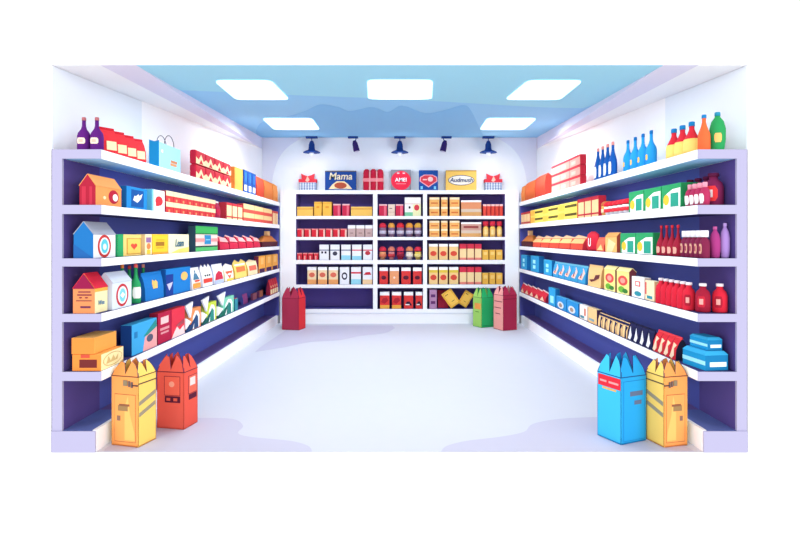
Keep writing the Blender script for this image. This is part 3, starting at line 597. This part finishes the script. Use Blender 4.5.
back(0,0,'pastry_box',[(296.5,313)],206.5,yb,'low yellow box against the divider','box')
back(0,0,'cereal_box',[(313.8,321.5),(322.3,331.5)],201.5,carton('F8C050','E09A3A','FBDD98',[('rect',(.3,.7,.55,.7),'E89A3A'),('rect',(0,1,.88,.92),'E8A040')]),'tall yellow box','box')
cr=bottle('D23350','F4B0B4','E0506A','squat',capr=2.2,caph=.12)
canm=carton('D23350','A8223F','F4B0B4',[('rect',(.6,.9,0,.85),'E86A80'),('rect',(0,1,.88,1),'F4C0C0')])
back(0,0,'tin_can',[(333,340.5),(342,349.5)],203.7,canm,'crimson tin with pink lid','tin')
back(0,0,'pastry_box',[(350.5,372.5)],206.5,yb,'low wide yellow box','box')
back(0,1,'jam_packet',eq(296.5,347,7),228.5,carton('DC2F3F','B02030','F2A0A0',[('rect',(.72,1,0,1),'F4C4B8'),('rect',(0,1,.85,1),'F08A8A')]),'small red packet with pink edge','packet')
back(0,1,'cream_tub',[(347.6,355.5),(356,364.5),(365,372.7)],225,carton('C9A9A4','A88A88','FBFBFF',[('rect',(0,1,.72,1),'FBFBFF'),('rect',(.3,.7,.3,.36),'8A6A70')]),'taupe tub with white lid','tub')
back(0,2,'jam_packet',eq(296.5,318.5,4),253,carton('DC2F3F','B02030','F2A0A0',[('rect',(.3,.6,0,.6),'F4A8A0'),('rect',(0,1,.85,1),'F08A8A')]),'small red packet with pink patch','packet')
wc=lambda c: carton('F1F3F8','3A3560','FFFFFF',c)
back(0,2,'milk_carton',[(319,328.8)],244.5,wc([('rect',(0,1,.6,.68),'8A90A0'),('rect',(.2,.4,.42,.56),'3A3A4A'),('rect',(.55,.75,.42,.56),'3A3A4A')]),'white carton with two dark marks','carton')
back(0,2,'milk_carton',[(330,339.6)],244.5,wc([('rect',(0,1,.6,.68),'8A90A0'),('circ',(.5,.42,.25,.14),'4A4A58')]),'white carton with dark oval','carton')
back(0,2,'milk_carton',[(341,350.6)],244.5,wc([('rect',(0,1,.6,.68),'8A90A0'),('rect',(0,1,.0,.3),'9ADCEC')]),'white carton with pale blue base and grey line','carton')
back(0,2,'milk_carton',[(351.8,361.5)],244.5,wc([('rect',(0,1,.6,.68),'E05A6A'),('rect',(0,1,.0,.26),'9ADCEC')]),'white carton with red line and blue base','carton')
back(0,2,'milk_carton',[(362.8,372.4)],244.5,wc([('rect',(0,1,.6,.68),'E05A6A'),('circ',(.5,.45,.28,.14),'C4404A')]),'white carton with red line and red oval','carton')
back(0,3,'juice_carton',[(307,316.3),(317.5,327),(328.3,338)],267,carton('F6DCB0','3A3560','FFFFFF',[('rect',(0,1,.82,1),'FFFFFF'),('rect',(0,1,.0,.28),'F2A868'),('circ',(.5,.55,.32,.14),'E0705A')]),'cream and orange juice carton','carton')
back(0,3,'milk_carton',[(339.5,349.2)],267,wc([('circ',(.5,.48,.3,.22),'3A3A48'),('circ',(.5,.48,.18,.12),'F1F3F8')]),'white carton with dark ring','carton')
back(0,3,'milk_carton',[(350.8,361)],267,wc([('rect',(0,1,.62,.72),'D9404E'),('rect',(0,1,.0,.3),'9ADCEC')]),'white carton with red line above blue base','carton')
back(0,3,'milk_carton',[(362.5,372.4)],267,carton('F1F3F8','3A3560','FFFFFF',[('poly',[(.1,.55),(.9,.55),(.75,.72),(.3,.7)],'C43040'),('rect',(0,1,0,.28),'F6D2A0')]),'white carton with red cap print and cream base','carton')
back(1,0,'tin_can',[(379,387.2)],204,canm,'crimson tin at the left','tin')
back(1,0,'cream_tub',[(388,395)],204,carton('EBD2BC','C9A98E','F6E4D4',[('rect',(.2,.6,.62,.68),'5A4A50'),('rect',(0,1,.3,.36),'D9B8A0')]),'beige tin with dark mark','tin')
back(1,0,'tin_can',[(395.6,403.4)],204,canm,'crimson tin beside the big white carton','tin')
back(1,0,'milk_box',[(404.5,421.2)],197,carton('F6F2EA','C9C0C0','FFFFFF',[('rect',(0,1,.0,.2),'7FD0A0'),('rect',(.5,1,.0,.62),'F2EFB8'),('circ',(.74,.45,.16,.16),'D9404E'),('rect',(0,.9,.64,.67),'E8C0B8'),('circ',(.3,.46,.06,.07),'3A3A3A')]),'big white carton with red spot and green base','carton')
sp5=[(378.6,386.4),(387.8,395),(396.4,404.4),(405.6,413.4),(414.4,422)]
for i,s in enumerate(sp5):
    lid=['E0354A','F0A84A','E0303C','F0A040','E8B04A'][i]; ln_=['red','amber','bright red','orange','golden'][i]
    back(1,1,'preserve_jar',[s],222.5,jar('8A6A84',lid,'CFC4D4'),ln_+'-lidded glass jar','jar',d=.14)
for i,s in enumerate(sp5):
    c,lid,lb,t=[('E8A070','E0354A','E07A5A','peach cup with crimson top'),('D98A8A','E0806A','C9404A','pink cup with coral top'),('B8304A','D9405A','8E2038','crimson cup with rosy top'),('EBD9C4','E08A60','F0E4D4','beige cup with orange top'),('F2D060','E0354A','F6E08A','yellow cup with red top')][i]
    back(1,2,'dessert_cup',[s],246.5,jar(c,lid,lb,cup=True),t,'cup',d=.14)
rc=carton('E2403E','3A2A50','FFFFFF',[('rect',(0,1,.8,1),'FFFFFF'),('circ',(.5,.4,.3,.12),'5A2436')])
back(1,3,'tomato_carton',[(379.3,388),(401.2,410.8),(413,421.8)],267.5,rc,'red carton with white top and dark print','carton')
back(1,3,'tomato_carton',[(389.5,399)],267.5,carton('F0A070','3A2A50','FFFFFF',[('rect',(0,1,.8,1),'FFFFFF'),('circ',(.5,.4,.12,.07),'F6E0D0')]),'orange carton with white top','carton')
back(1,4,'tomato_carton',[(379.8,389.5),(391.8,401.3)],292,carton('E2403E','3A2A50','FFFFFF',[('rect',(0,1,.8,1),'FFFFFF'),('rect',(0,1,0,.22),'F5B04A'),('poly',[(.1,.4),(.5,.3),(.9,.5),(.7,.68),(.3,.62)],'B82A38')]),'red carton with orange base','carton')
back(1,4,'tomato_carton',[(403.8,413.3),(415.6,422.6)],292,carton('E2403E','3A2A50','FFFFFF',[('rect',(0,1,.8,1),'FFFFFF'),('poly',[(.1,.2),(.9,.2),(.6,.45),(.3,.42)],'3A2438'),('rect',(.15,.6,.22,.28),'F6F0F0')]),'red carton with white top and black fish print','carton')
stk=lambda c:carton(c,'A8502E','FBE8C0',[('rect',(0,1,.76,.98),'FCE9C4'),('rect',(.15,.85,.3,.46),'E07A40')])
for rw,y0 in ((0,197),(1,220.5)):
    back(2,rw,'cracker_box',[(429.4,439.6),(441.2,447.8),(449.8,459.8)],y0,stk('F6B96A'),'cream and orange box','box',layers=2)
    back(2,rw,'cake_box',[(461,481.8)],y0+(3 if rw==0 else 1.5),carton('E09468' if rw==0 else 'CFA090','A8603A','FFFFFF',[('rect',(0,1,.88,1),'FFFFFF'),('rect',(0,1,.25,.45),'D9C4AE'),('rect',(0,1,0,.25),'E0A868')]+([('rect',(.12,.86,.6,.75),'9A4A48')] if rw else [])),'wide '+('peach' if rw==0 else 'rosy brown')+' box with white top edge','box')
back(2,0,'jam_packet',eq(483,503.5,5,.5),204,carton('E24E40','B8303A','F6B8B0',[('rect',(0,1,.84,1),'F8C8C0'),('rect',(.8,1,0,.8),'C93A3A')]),'coral red packet','packet')
btl=bottle('F8C868','E0354A','F8D890','squat',capr=2.4,caph=.3)
back(2,1,'sauce_bottle',[(483.3,489.3),(490.3,496.3),(497.3,503)],221,btl,'yellow bottle with pointed red top','bottle',d=.1)
for rw,y0 in ((2,243.8),(3,267)):
    back(2,rw,'pasta_carton',[(429,438),(439,448),(449.2,458.6)],y0,carton('F6CF8E','B8603A','FFFFFF',[('rect',(0,1,.84,1),'FFFFFF'),('circ',(.5,.4,.36,.16),'E0503E')]+([('rect',(0,1,.68,.84),'E8C84A')] if rw==3 else [])),'cream carton with red oval','carton')
    back(2,rw,'sauce_bottle',[(459.8,466.8),(467.4,474.3),(475,481.8)],y0,carton('F8D9A0','C03A44','D9304A',[('rect',(0,1,.7,1),'D93A50'),('rect',(0,1,0,.14),'F08A7A')]),'cream packet with red top half','packet')
    back(2,rw,'tea_box',[(482.6,488.8),(489.6,495.6),(496.4,502.8)],y0+6,carton('F5BC50','C98A3A','FBD88A',[('rect',(.2,.8,.5,.8),'FAD27A')]),'plain yellow square box','box')
back(2,4,'rice_box',[(429.4,437)],289.5,carton('B98AB0','7A4A80','D0A8CC',[('rect',(.2,.8,.6,.75),'6A3A70'),('rect',(.2,.8,.25,.4),'6A3A70')]),'mauve box with plum print','box')
back(2,4,'sweet_bag',[(438,449.5)],291,pouch('B82A44','8E1F38'),'crimson sack behind the tilted yellow boxes','bag',dy=.14,d=.16)
# tilted yellow boxes leaning in the bottom right bay
tb=carton('F8BE4A','D9923A','FBD27A',[('rect',(.08,.92,.06,.94),'E09A38'),('rect',(.12,.88,.08,.92),'FAC65A'),('rect',(.2,.5,.78,.82),'8A5A2A'),('rect',(.4,.7,.3,.33),'8A5A2A')])
h_=.30; w_=.2
for i,(px,t,dy) in enumerate(((449,-.62,.06),(462.5,.55,.115))):
    hh=w_/2*abs(math.sin(t))
    thing('cereal_box',tb(w_ if i==0 else .17,.045,h_ if i==0 else .27),(((px if i else px+7)-CX)*DU/F,YU+dy,uz(309)+hh+.0015),0,'yellow framed box leaning '+('left in front of the crimson sack' if i==0 else 'right beside the green bin'),'box','tilted yellow boxes',tilt=(0,t,0))
# goods on top of the wall shelving
zt=ZU+.001; DT=DU+.02
def top(a,b,y0,name,parts_fn,lab,cat,d=.1,group=None):
    w=(b-a)*(DT)/F; h=(190.5-y0)*DT/F
    thing(name,parts_fn(w,d,h),(((a+b)/2-CX)*DT/F,YU+.02+d/2,zt),0,lab,cat,group)
def gift(w,d,h):
    b=MB(); b.box(-w*.46,w*.46,-d*.46,d*.46,0,h*.46,'9FB0CE')
    m=MB()
    for i in range(6):
        u=.04+i*.16; decals(w*.92,d*.92,h*.46,[('rect',(u,u+.07,.02,.98),'E6ECF6')],m)
    for v in (.2,.5,.8): decals(w*.92,d*.92,h*.46,[('rect',(.0,1,v,v+.08),'7288B4')],m)
    l=MB(); l.box(-w*.5,w*.5,-d*.5,d*.5,h*.46,h*.66,'DD3A48')
    k=MB()
    for s in (-1,1): k.slab([(0,-.02,h*.66),(s*w*.34,-.02,h*.66),(s*w*.38,-.02,h*1.0),(s*w*.2,-.02,h*.9),(0,-.02,h*.84)],(0,.04,0),'E2404C')
    t=MB(); t.slab([(-w*.12,-d*.5-.002,h*.55),(0,-d*.5-.002,h*.48),(w*.12,-d*.5-.002,h*.6),(0,-d*.5-.002,h*.84)],(0,-.004,0),'F6B8A8')
    return [('gift_box_body',b.mesh('gift_box_body'),0),('check_print',m.mesh('check_print'),0),('lid',l.mesh('lid'),.003),('bow',k.mesh('bow'),.004),('tag_paper',t.mesh('tag_paper'),0)]
top(298.5,316.5,173.5,'gift_box',gift,'checked blue-grey gift box with red bow, left end above back shelving','gift box',group='gift boxes')
top(484.5,502.5,173.5,'gift_box',gift,'checked blue-grey gift box with red bow, right end above back shelving','gift box',group='gift boxes')
def mama(w,d,h):
    p=carton('234A96','1A3570','2E5AA8',[('rect',(0,1,.95,1),'6E6450'),('poly',[(.12,.06),(.88,.06),(.74,.32),(.62,.46),(.38,.46),(.24,.3)],'F8DFAE'),('circ',(.5,.24,.2,.16),'B8543A'),('rect',(.3,.72,.0,.08),'7A8AA8')])(w,d,h)
    return p+[text_part('lettering','Mama',h*.5,'F6E8C4',(0,-d/2-.009,h*.7),shear=.15)]
top(325,356,171,'chocolate_box',mama,'blue box lettered in cream with brown cake picture','box')
def triple(w,d,h):
    b=MB()
    for i in (-1,0,1): b.lathe([(w*.15,0),(w*.17,h*.05),(w*.17,h*.8),(w*.14,h*.93),(w*.07,h*(.99+.01*(i==0)))],'C9223E',sy=min(1,d/(w*.34)),cx=i*w*.33)
    l=MB(); l.box(-w*.5,w*.5,-d*.52,-d*.4,h*.4,h*.56,'F08A90'); 
    for x in (-w*.17,w*.17): l.box(x-w*.035,x+w*.035,-d*.53,-d*.42,0,h*.9,'F0A0A0')
    return [('tubes',b.mesh('tubes'),0),('ribbon',l.mesh('ribbon'),0)]
top(363,383.5,169,'gift_pack',triple,'red three-lobed gift pack tied with pink ribbon','gift pack')
def amei(w,d,h):
    p=carton('84848C','6A6A74','9A9AA2',[('circ',(.5,.47,.5,.47),'E52E48'),('rect',(.3,.42,.8,.86),'F8C8CC'),('rect',(.58,.7,.8,.86),'F8C8CC'),('rect',(.25,.75,.3,.33),'F08A94')])(w,d,h)
    return p+[text_part('lettering','AMEI',h*.26,'FFFFFF',(0,-d/2-.008,h*.5))]
top(391,411,170,'coffee_tin',amei,'grey box with big red disc lettered AMEI','box')
def shield(w,d,h):
    p=carton('23509E','1A3570','2E5AA8',[('poly',[(.5,.14),(.98,.45),(.95,.66),(.72,.78),(.28,.78),(.05,.66),(.02,.45)],'F0B0B8'),('poly',[(.5,.2),(.92,.46),(.9,.63),(.7,.74),(.3,.74),(.1,.63),(.08,.46)],'E2424E'),('circ',(.6,.55,.14,.12),'F8D0CC'),('rect',(.2,.42,.5,.56),'F8D0CC'),('rect',(.08,.2,.05,.2),'7CC8E8'),('rect',(.78,.9,.05,.2),'7CC8E8')])(w,d,h)
    return p
top(419,438,170.5,'soap_box',shield,'navy box with red shield emblem','box')
def oval(w,d,h):
    p=carton('FACB66','D9A040','FBD88A',[('rect',(0,1,.94,1),'C99A4A'),('circ',(.5,.5,.43,.26),'3A3A6A'),('circ',(.5,.5,.41,.23),'FBF4E6')])(w,d,h)
    return p+[text_part('lettering','Audmush',h*.3,'2F3A70',(0,-d/2-.008,h*.5),shear=.2)]
top(446,476.5,170.5,'biscuit_box',oval,'yellow box with blue script in a white oval','box')
LIFT=1.0
# ---------------------------------------------------------------- display bins with zigzag tops
def bin_(px,py,th,w,d,hb,ht,cf,cs,label,fds=(),sds=(),side='right',inner='4A2A55',strap='5A3A30',group=None,text=None,gapteeth=True,panels=()):
    D=EYE*F/(py-HY); nx=(px-CX)*D/F; ny=D-4
    s=1 if side=='right' else -1   # side face visible on local +X (right) or -X
    rz=-th*s
    # local near corner at (s*w/2,-d/2)
    lx,ly=s*w/2,-d/2; c_,s_=math.cos(rz),math.sin(rz)
    ox=nx-(lx*c_-ly*s_); oy=ny-(lx*s_+ly*c_)
    r=link('display_bin',None,None,(ox,oy,.001+.0012),rz)
    x,y=w/2,d/2; b=MB(); t=.006
    b.box(-x,x,-y,y,0,.01,cf)
    for (p0,p1,c,n_) in (((-x,-y),(x,-y),cf,(0,1)),((x,-y),(x,y),cs,(-1,0)),((x,y),(-x,y),cf,(0,-1)),((-x,y),(-x,-y),cs,(1,0))):
        q=[(p0[0],p0[1],0),(p1[0],p1[1],0),(p1[0],p1[1],hb),(p0[0],p0[1],hb)]
        b.slab(q,(n_[0]*t,n_[1]*t,0),c)
    link('bin_body',b.mesh('bin_body'),r)
    z=MB(); k=.16; H=ht-hb
    def crown(p0,p1,c,inn,N=2):
        pts=[]
        tn=[(0,0),(.0,.35),(.16,.95),(.34,.85),(.5,.1),(.68,1.0),(.86,.75),(1,.2),(1,0)] 
        P=[]
        for u,v in tn:
            xx=p0[0]+(p1[0]-p0[0])*(.5+(u-.5)*(1-.25*v)); yy=p0[1]+(p1[1]-p0[1])*(.5+(u-.5)*(1-.25*v))
            P.append((xx+inn[0]*v*w*k,yy+inn[1]*v*w*k,hb+H*v))
        z.slab(P,(inn[0]*t,inn[1]*t,0),c,side=inner)
    crown((-x,-y),(x,-y),cf,(0,1)); crown((x,-y),(x,y),cs,(-1,0)); crown((x,y),(-x,y),cf,(0,-1)); crown((-x,y),(-x,-y),cs,(1,0))
    link('zigzag_top',z.mesh('zigzag_top'),r)
    m=MB(); e=.002
    for (a,b_) in (((-x-e,-y-e),(x+e,-y)),((x,-y-e),(x+e,y+e)),((-x-e,y),(x+e,y+e)),((-x-e,-y-e),(-x,y+e))):
        m.box(a[0],b_[0],a[1],b_[1],hb-.006,hb,strap)
    link('strap',m.mesh('strap'),r)
    m=MB()
    if fds: decals(w,d,hb,fds,m)
    if sds: decals(w,d,hb,sds,m,side)
    if fds or sds: link('label_print',m.mesh('label_print'),r)
    if text:
        for (tt,sz,c,u,v) in text:
            p=text_part('lettering',tt,sz,c,((u-.5)*w,-d/2-.006,v*hb)); o=link(p[0],p[1],r); o.location=p[4][0]; o.rotation_euler=p[4][1]
    # dark floor of the opening
    m=MB(); m.box(-x+t,x-t,-y+t,y-t,hb-.03,hb-.026,inner); link('inner_tray',m.mesh('inner_tray'),r)
    tag(r,label,'bin',group)
def frame(u0,u1,v0,v1,c,base,tu=.012,tv=.008): return [('rect',(u0,u1,v0,v1),c),('rect',(u0+tu,u1-tu,v0+tv,v1-tv),base)]
yf=frame(.12,.9,.06,.74,'9A5A38','F3A058')+[('poly',[(.5,.09),(.88,.09),(.86,.2),(.7,.45),(.62,.72),(.5,.55)],'F7B766'),('rect',(.25,.62,.5,.58),'9A7A50'),('rect',(.3,.68,.57,.6),'8A5A40'),('rect',(.22,.34,.36,.43),'8A6A58'),('rect',(.45,.6,.86,.94),'8A7A60'),('rect',(.64,.7,.85,.93),'6A5A58'),('rect',(.74,.8,.84,.92),'6A5A58'),('rect',(.78,1,.865,.88),'4A3A40')]
ys=[('poly',[(.05,.42),(.95,.52),(.95,.58),(.05,.48)],'9C9078'),('poly',[(.05,.58),(.95,.68),(.95,.74),(.05,.64)],'9C9078'),('rect',(0,1,.885,.9),'4A3A40')]
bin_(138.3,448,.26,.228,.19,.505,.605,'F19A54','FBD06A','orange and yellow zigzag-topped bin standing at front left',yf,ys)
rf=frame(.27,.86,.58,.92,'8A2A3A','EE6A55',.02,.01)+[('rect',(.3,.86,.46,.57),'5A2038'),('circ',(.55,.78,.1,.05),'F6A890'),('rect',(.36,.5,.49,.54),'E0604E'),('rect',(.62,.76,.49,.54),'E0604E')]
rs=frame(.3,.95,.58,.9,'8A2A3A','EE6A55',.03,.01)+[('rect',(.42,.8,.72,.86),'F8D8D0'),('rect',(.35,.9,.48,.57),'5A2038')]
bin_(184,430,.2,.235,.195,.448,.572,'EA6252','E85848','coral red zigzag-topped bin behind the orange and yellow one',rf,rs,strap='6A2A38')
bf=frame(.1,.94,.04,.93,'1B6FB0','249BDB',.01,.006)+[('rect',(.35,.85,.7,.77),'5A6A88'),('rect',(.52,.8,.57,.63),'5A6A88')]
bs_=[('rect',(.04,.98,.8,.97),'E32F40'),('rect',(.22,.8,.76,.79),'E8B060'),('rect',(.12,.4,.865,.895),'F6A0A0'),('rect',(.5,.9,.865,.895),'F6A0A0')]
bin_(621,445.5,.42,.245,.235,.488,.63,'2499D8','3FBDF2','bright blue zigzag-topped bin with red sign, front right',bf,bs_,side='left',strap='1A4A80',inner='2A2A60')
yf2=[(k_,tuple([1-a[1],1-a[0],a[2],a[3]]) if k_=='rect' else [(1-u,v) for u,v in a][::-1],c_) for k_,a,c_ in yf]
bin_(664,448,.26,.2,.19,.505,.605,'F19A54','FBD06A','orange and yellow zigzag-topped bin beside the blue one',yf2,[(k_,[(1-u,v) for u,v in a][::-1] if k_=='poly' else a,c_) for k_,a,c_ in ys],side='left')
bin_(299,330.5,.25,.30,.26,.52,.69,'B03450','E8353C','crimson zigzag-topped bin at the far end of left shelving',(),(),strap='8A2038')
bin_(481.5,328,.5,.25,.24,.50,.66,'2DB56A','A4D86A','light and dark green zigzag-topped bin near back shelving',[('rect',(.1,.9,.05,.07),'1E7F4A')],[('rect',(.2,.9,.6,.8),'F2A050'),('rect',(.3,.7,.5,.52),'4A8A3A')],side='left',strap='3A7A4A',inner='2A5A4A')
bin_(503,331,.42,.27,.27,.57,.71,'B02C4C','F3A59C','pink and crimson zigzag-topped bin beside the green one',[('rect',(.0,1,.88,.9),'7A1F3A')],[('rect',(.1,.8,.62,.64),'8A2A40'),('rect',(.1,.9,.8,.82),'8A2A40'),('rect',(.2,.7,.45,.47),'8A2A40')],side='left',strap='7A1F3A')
# ---------------------------------------------------------------- lamps along the back of the ceiling
YL=5.88; DL=4+YL; BU='24458C'
def lx(px): return (px-CX)*DL/F
def barn(px,lab):
    zc=cz(YL); r=link('pendant_lamp',None,None,(lx(px),YL,zc-.005))
    k=DL/F
    a=MB(); a.box(-5.7*k,5.7*k,-.04,.04,-.03,0,BU); link('canopy',a.mesh('canopy'),r)
    a=MB(); a.lathe([(.008,-4.5*k),(.008,-.03)],BU,10); link('stem',a.mesh('stem'),r)
    a=MB(); a.lathe([(8.6*k,-16.2*k),(8.4*k,-15.6*k),(6*k,-14.4*k),(3.6*k,-13.6*k),(3.1*k,-12*k),(2.9*k,-8*k),(1.8*k,-5*k),(.9*k,-4.2*k)],BU,24); link('shade',a.mesh('shade'),r)
    a=MB(); a.lathe([(.4*k,-19.2*k),(1.8*k,-18.4*k),(2.4*k,-17.2*k),(2.2*k,-16.25*k)],M('C9CEE0',.4,.25),16); link('bulb',a.mesh('bulb'),r)
    tag(r,lab,'lamp','blue pendant lamps')
barn(311.7,'blue wide-shaded pendant lamp above the checked gift box on left')
barn(399.8,'blue wide-shaded pendant lamp in the middle of the back ceiling')
barn(488.3,'blue wide-shaded pendant lamp above the checked gift box on right')
for px in (311.7,399.8,488.3):
    l=bpy.data.lights.new('bulb_light','POINT'); l.energy=4; l.color=(.95,.99,1); l.shadow_soft_size=.12
    o=bpy.data.objects.new('bulb_light',l); col.objects.link(o); o.location=(lx(px),YL-.25,cz(YL)-.55)
def spot(px,s,lab):
    r=link('ceiling_spotlight',None,None,(lx(px),YL,cz(YL)-.005)); k=DL/F; PU='3C2A6C'
    a=MB(); a.box(-5*k,5*k,-.035,.035,-.03,0,BU); link('canopy',a.mesh('canopy'),r)
    a=MB(); a.tube([(s*3*k,0,-.03),(s*3*k,0,-3*k),(s*1.2*k,0,-5*k)],.009,BU); link('bracket',a.mesh('bracket'),r)
    a=MB(); a.lathe([(3.0*k,-11*k),(3.1*k,-9*k),(2.6*k,-3*k),(1.5*k,0)],PU,18); o=link('head',a.mesh('head'),r,(s*1.3*k,0,-4*k)); o.rotation_euler=(0,-s*.22,0)
    a=MB(); a.lathe([(1.6*k,-11.8*k),(2.4*k,-11.02*k)],'D8D4E8',16); q=link('lens',a.mesh('lens'),o)
    tag(r,lab,'lamp','tilted purple spotlights')
spot(353,1,'small purple spotlight tilted right, between left and middle pendant lamps')
spot(446.5,-1,'small purple spotlight tilted left, between middle and right pendant lamps')
# ---------------------------------------------------------------- light, sky, camera
sc=bpy.context.scene
wd=bpy.data.worlds.new('World'); sc.world=wd; wd.use_nodes=True
bg=wd.node_tree.nodes['Background']; bg.inputs[0].default_value=(1,1,1,1); bg.inputs[1].default_value=1.02
def sun(name,d,e,ang,c=(1,1,1)):
    l=bpy.data.lights.new(name,'SUN'); l.energy=e; l.angle=math.radians(ang); l.color=c
    from mathutils import Vector
    o=bpy.data.objects.new(name,l); col.objects.link(o); o.rotation_euler=Vector(d).to_track_quat('-Z','Y').to_euler(); o.location=(0,-3,4)
sun('fill_sun_left',(.8,1,-.05),1.0,30)  # pair of added fill suns to even out side walls and shelves
sun('fill_sun_right',(-.8,1,-.05),1.0,30)
def area(name,loc,sx,sy_,e):
    l=bpy.data.lights.new(name,'AREA'); l.shape='RECTANGLE'; l.size=sx; l.size_y=sy_; l.energy=e; l.color=(.94,.99,1)
    o=bpy.data.objects.new(name,l); col.objects.link(o); o.location=loc
for pts,_ in LP:
    P=[cl(*p) for p in pts]; cxm=sum(p[0] for p in P)/4; cym=sum(p[1] for p in P)/4
    area('panel_light',(cxm,cym,cz(cym)-.05),.5,.8,13 if cym<2.5 else 46)
cam=bpy.data.cameras.new('Camera'); co=bpy.data.objects.new('Camera',cam); col.objects.link(co)
co.location=(0,-4,EYE); co.rotation_euler=(math.pi/2,0,0); cam.sensor_width=36; cam.sensor_fit='HORIZONTAL'
cam.lens=F/800*36; cam.shift_y=-(266.5-HY)/800; cam.shift_x=.5/800; cam.clip_end=100
sc.camera=co
sc.view_settings.view_transform='Standard'; sc.view_settings.look='None'; sc.view_settings.gamma=1; sc.view_settings.use_curve_mapping=False
sc.view_settings.exposure=0.14
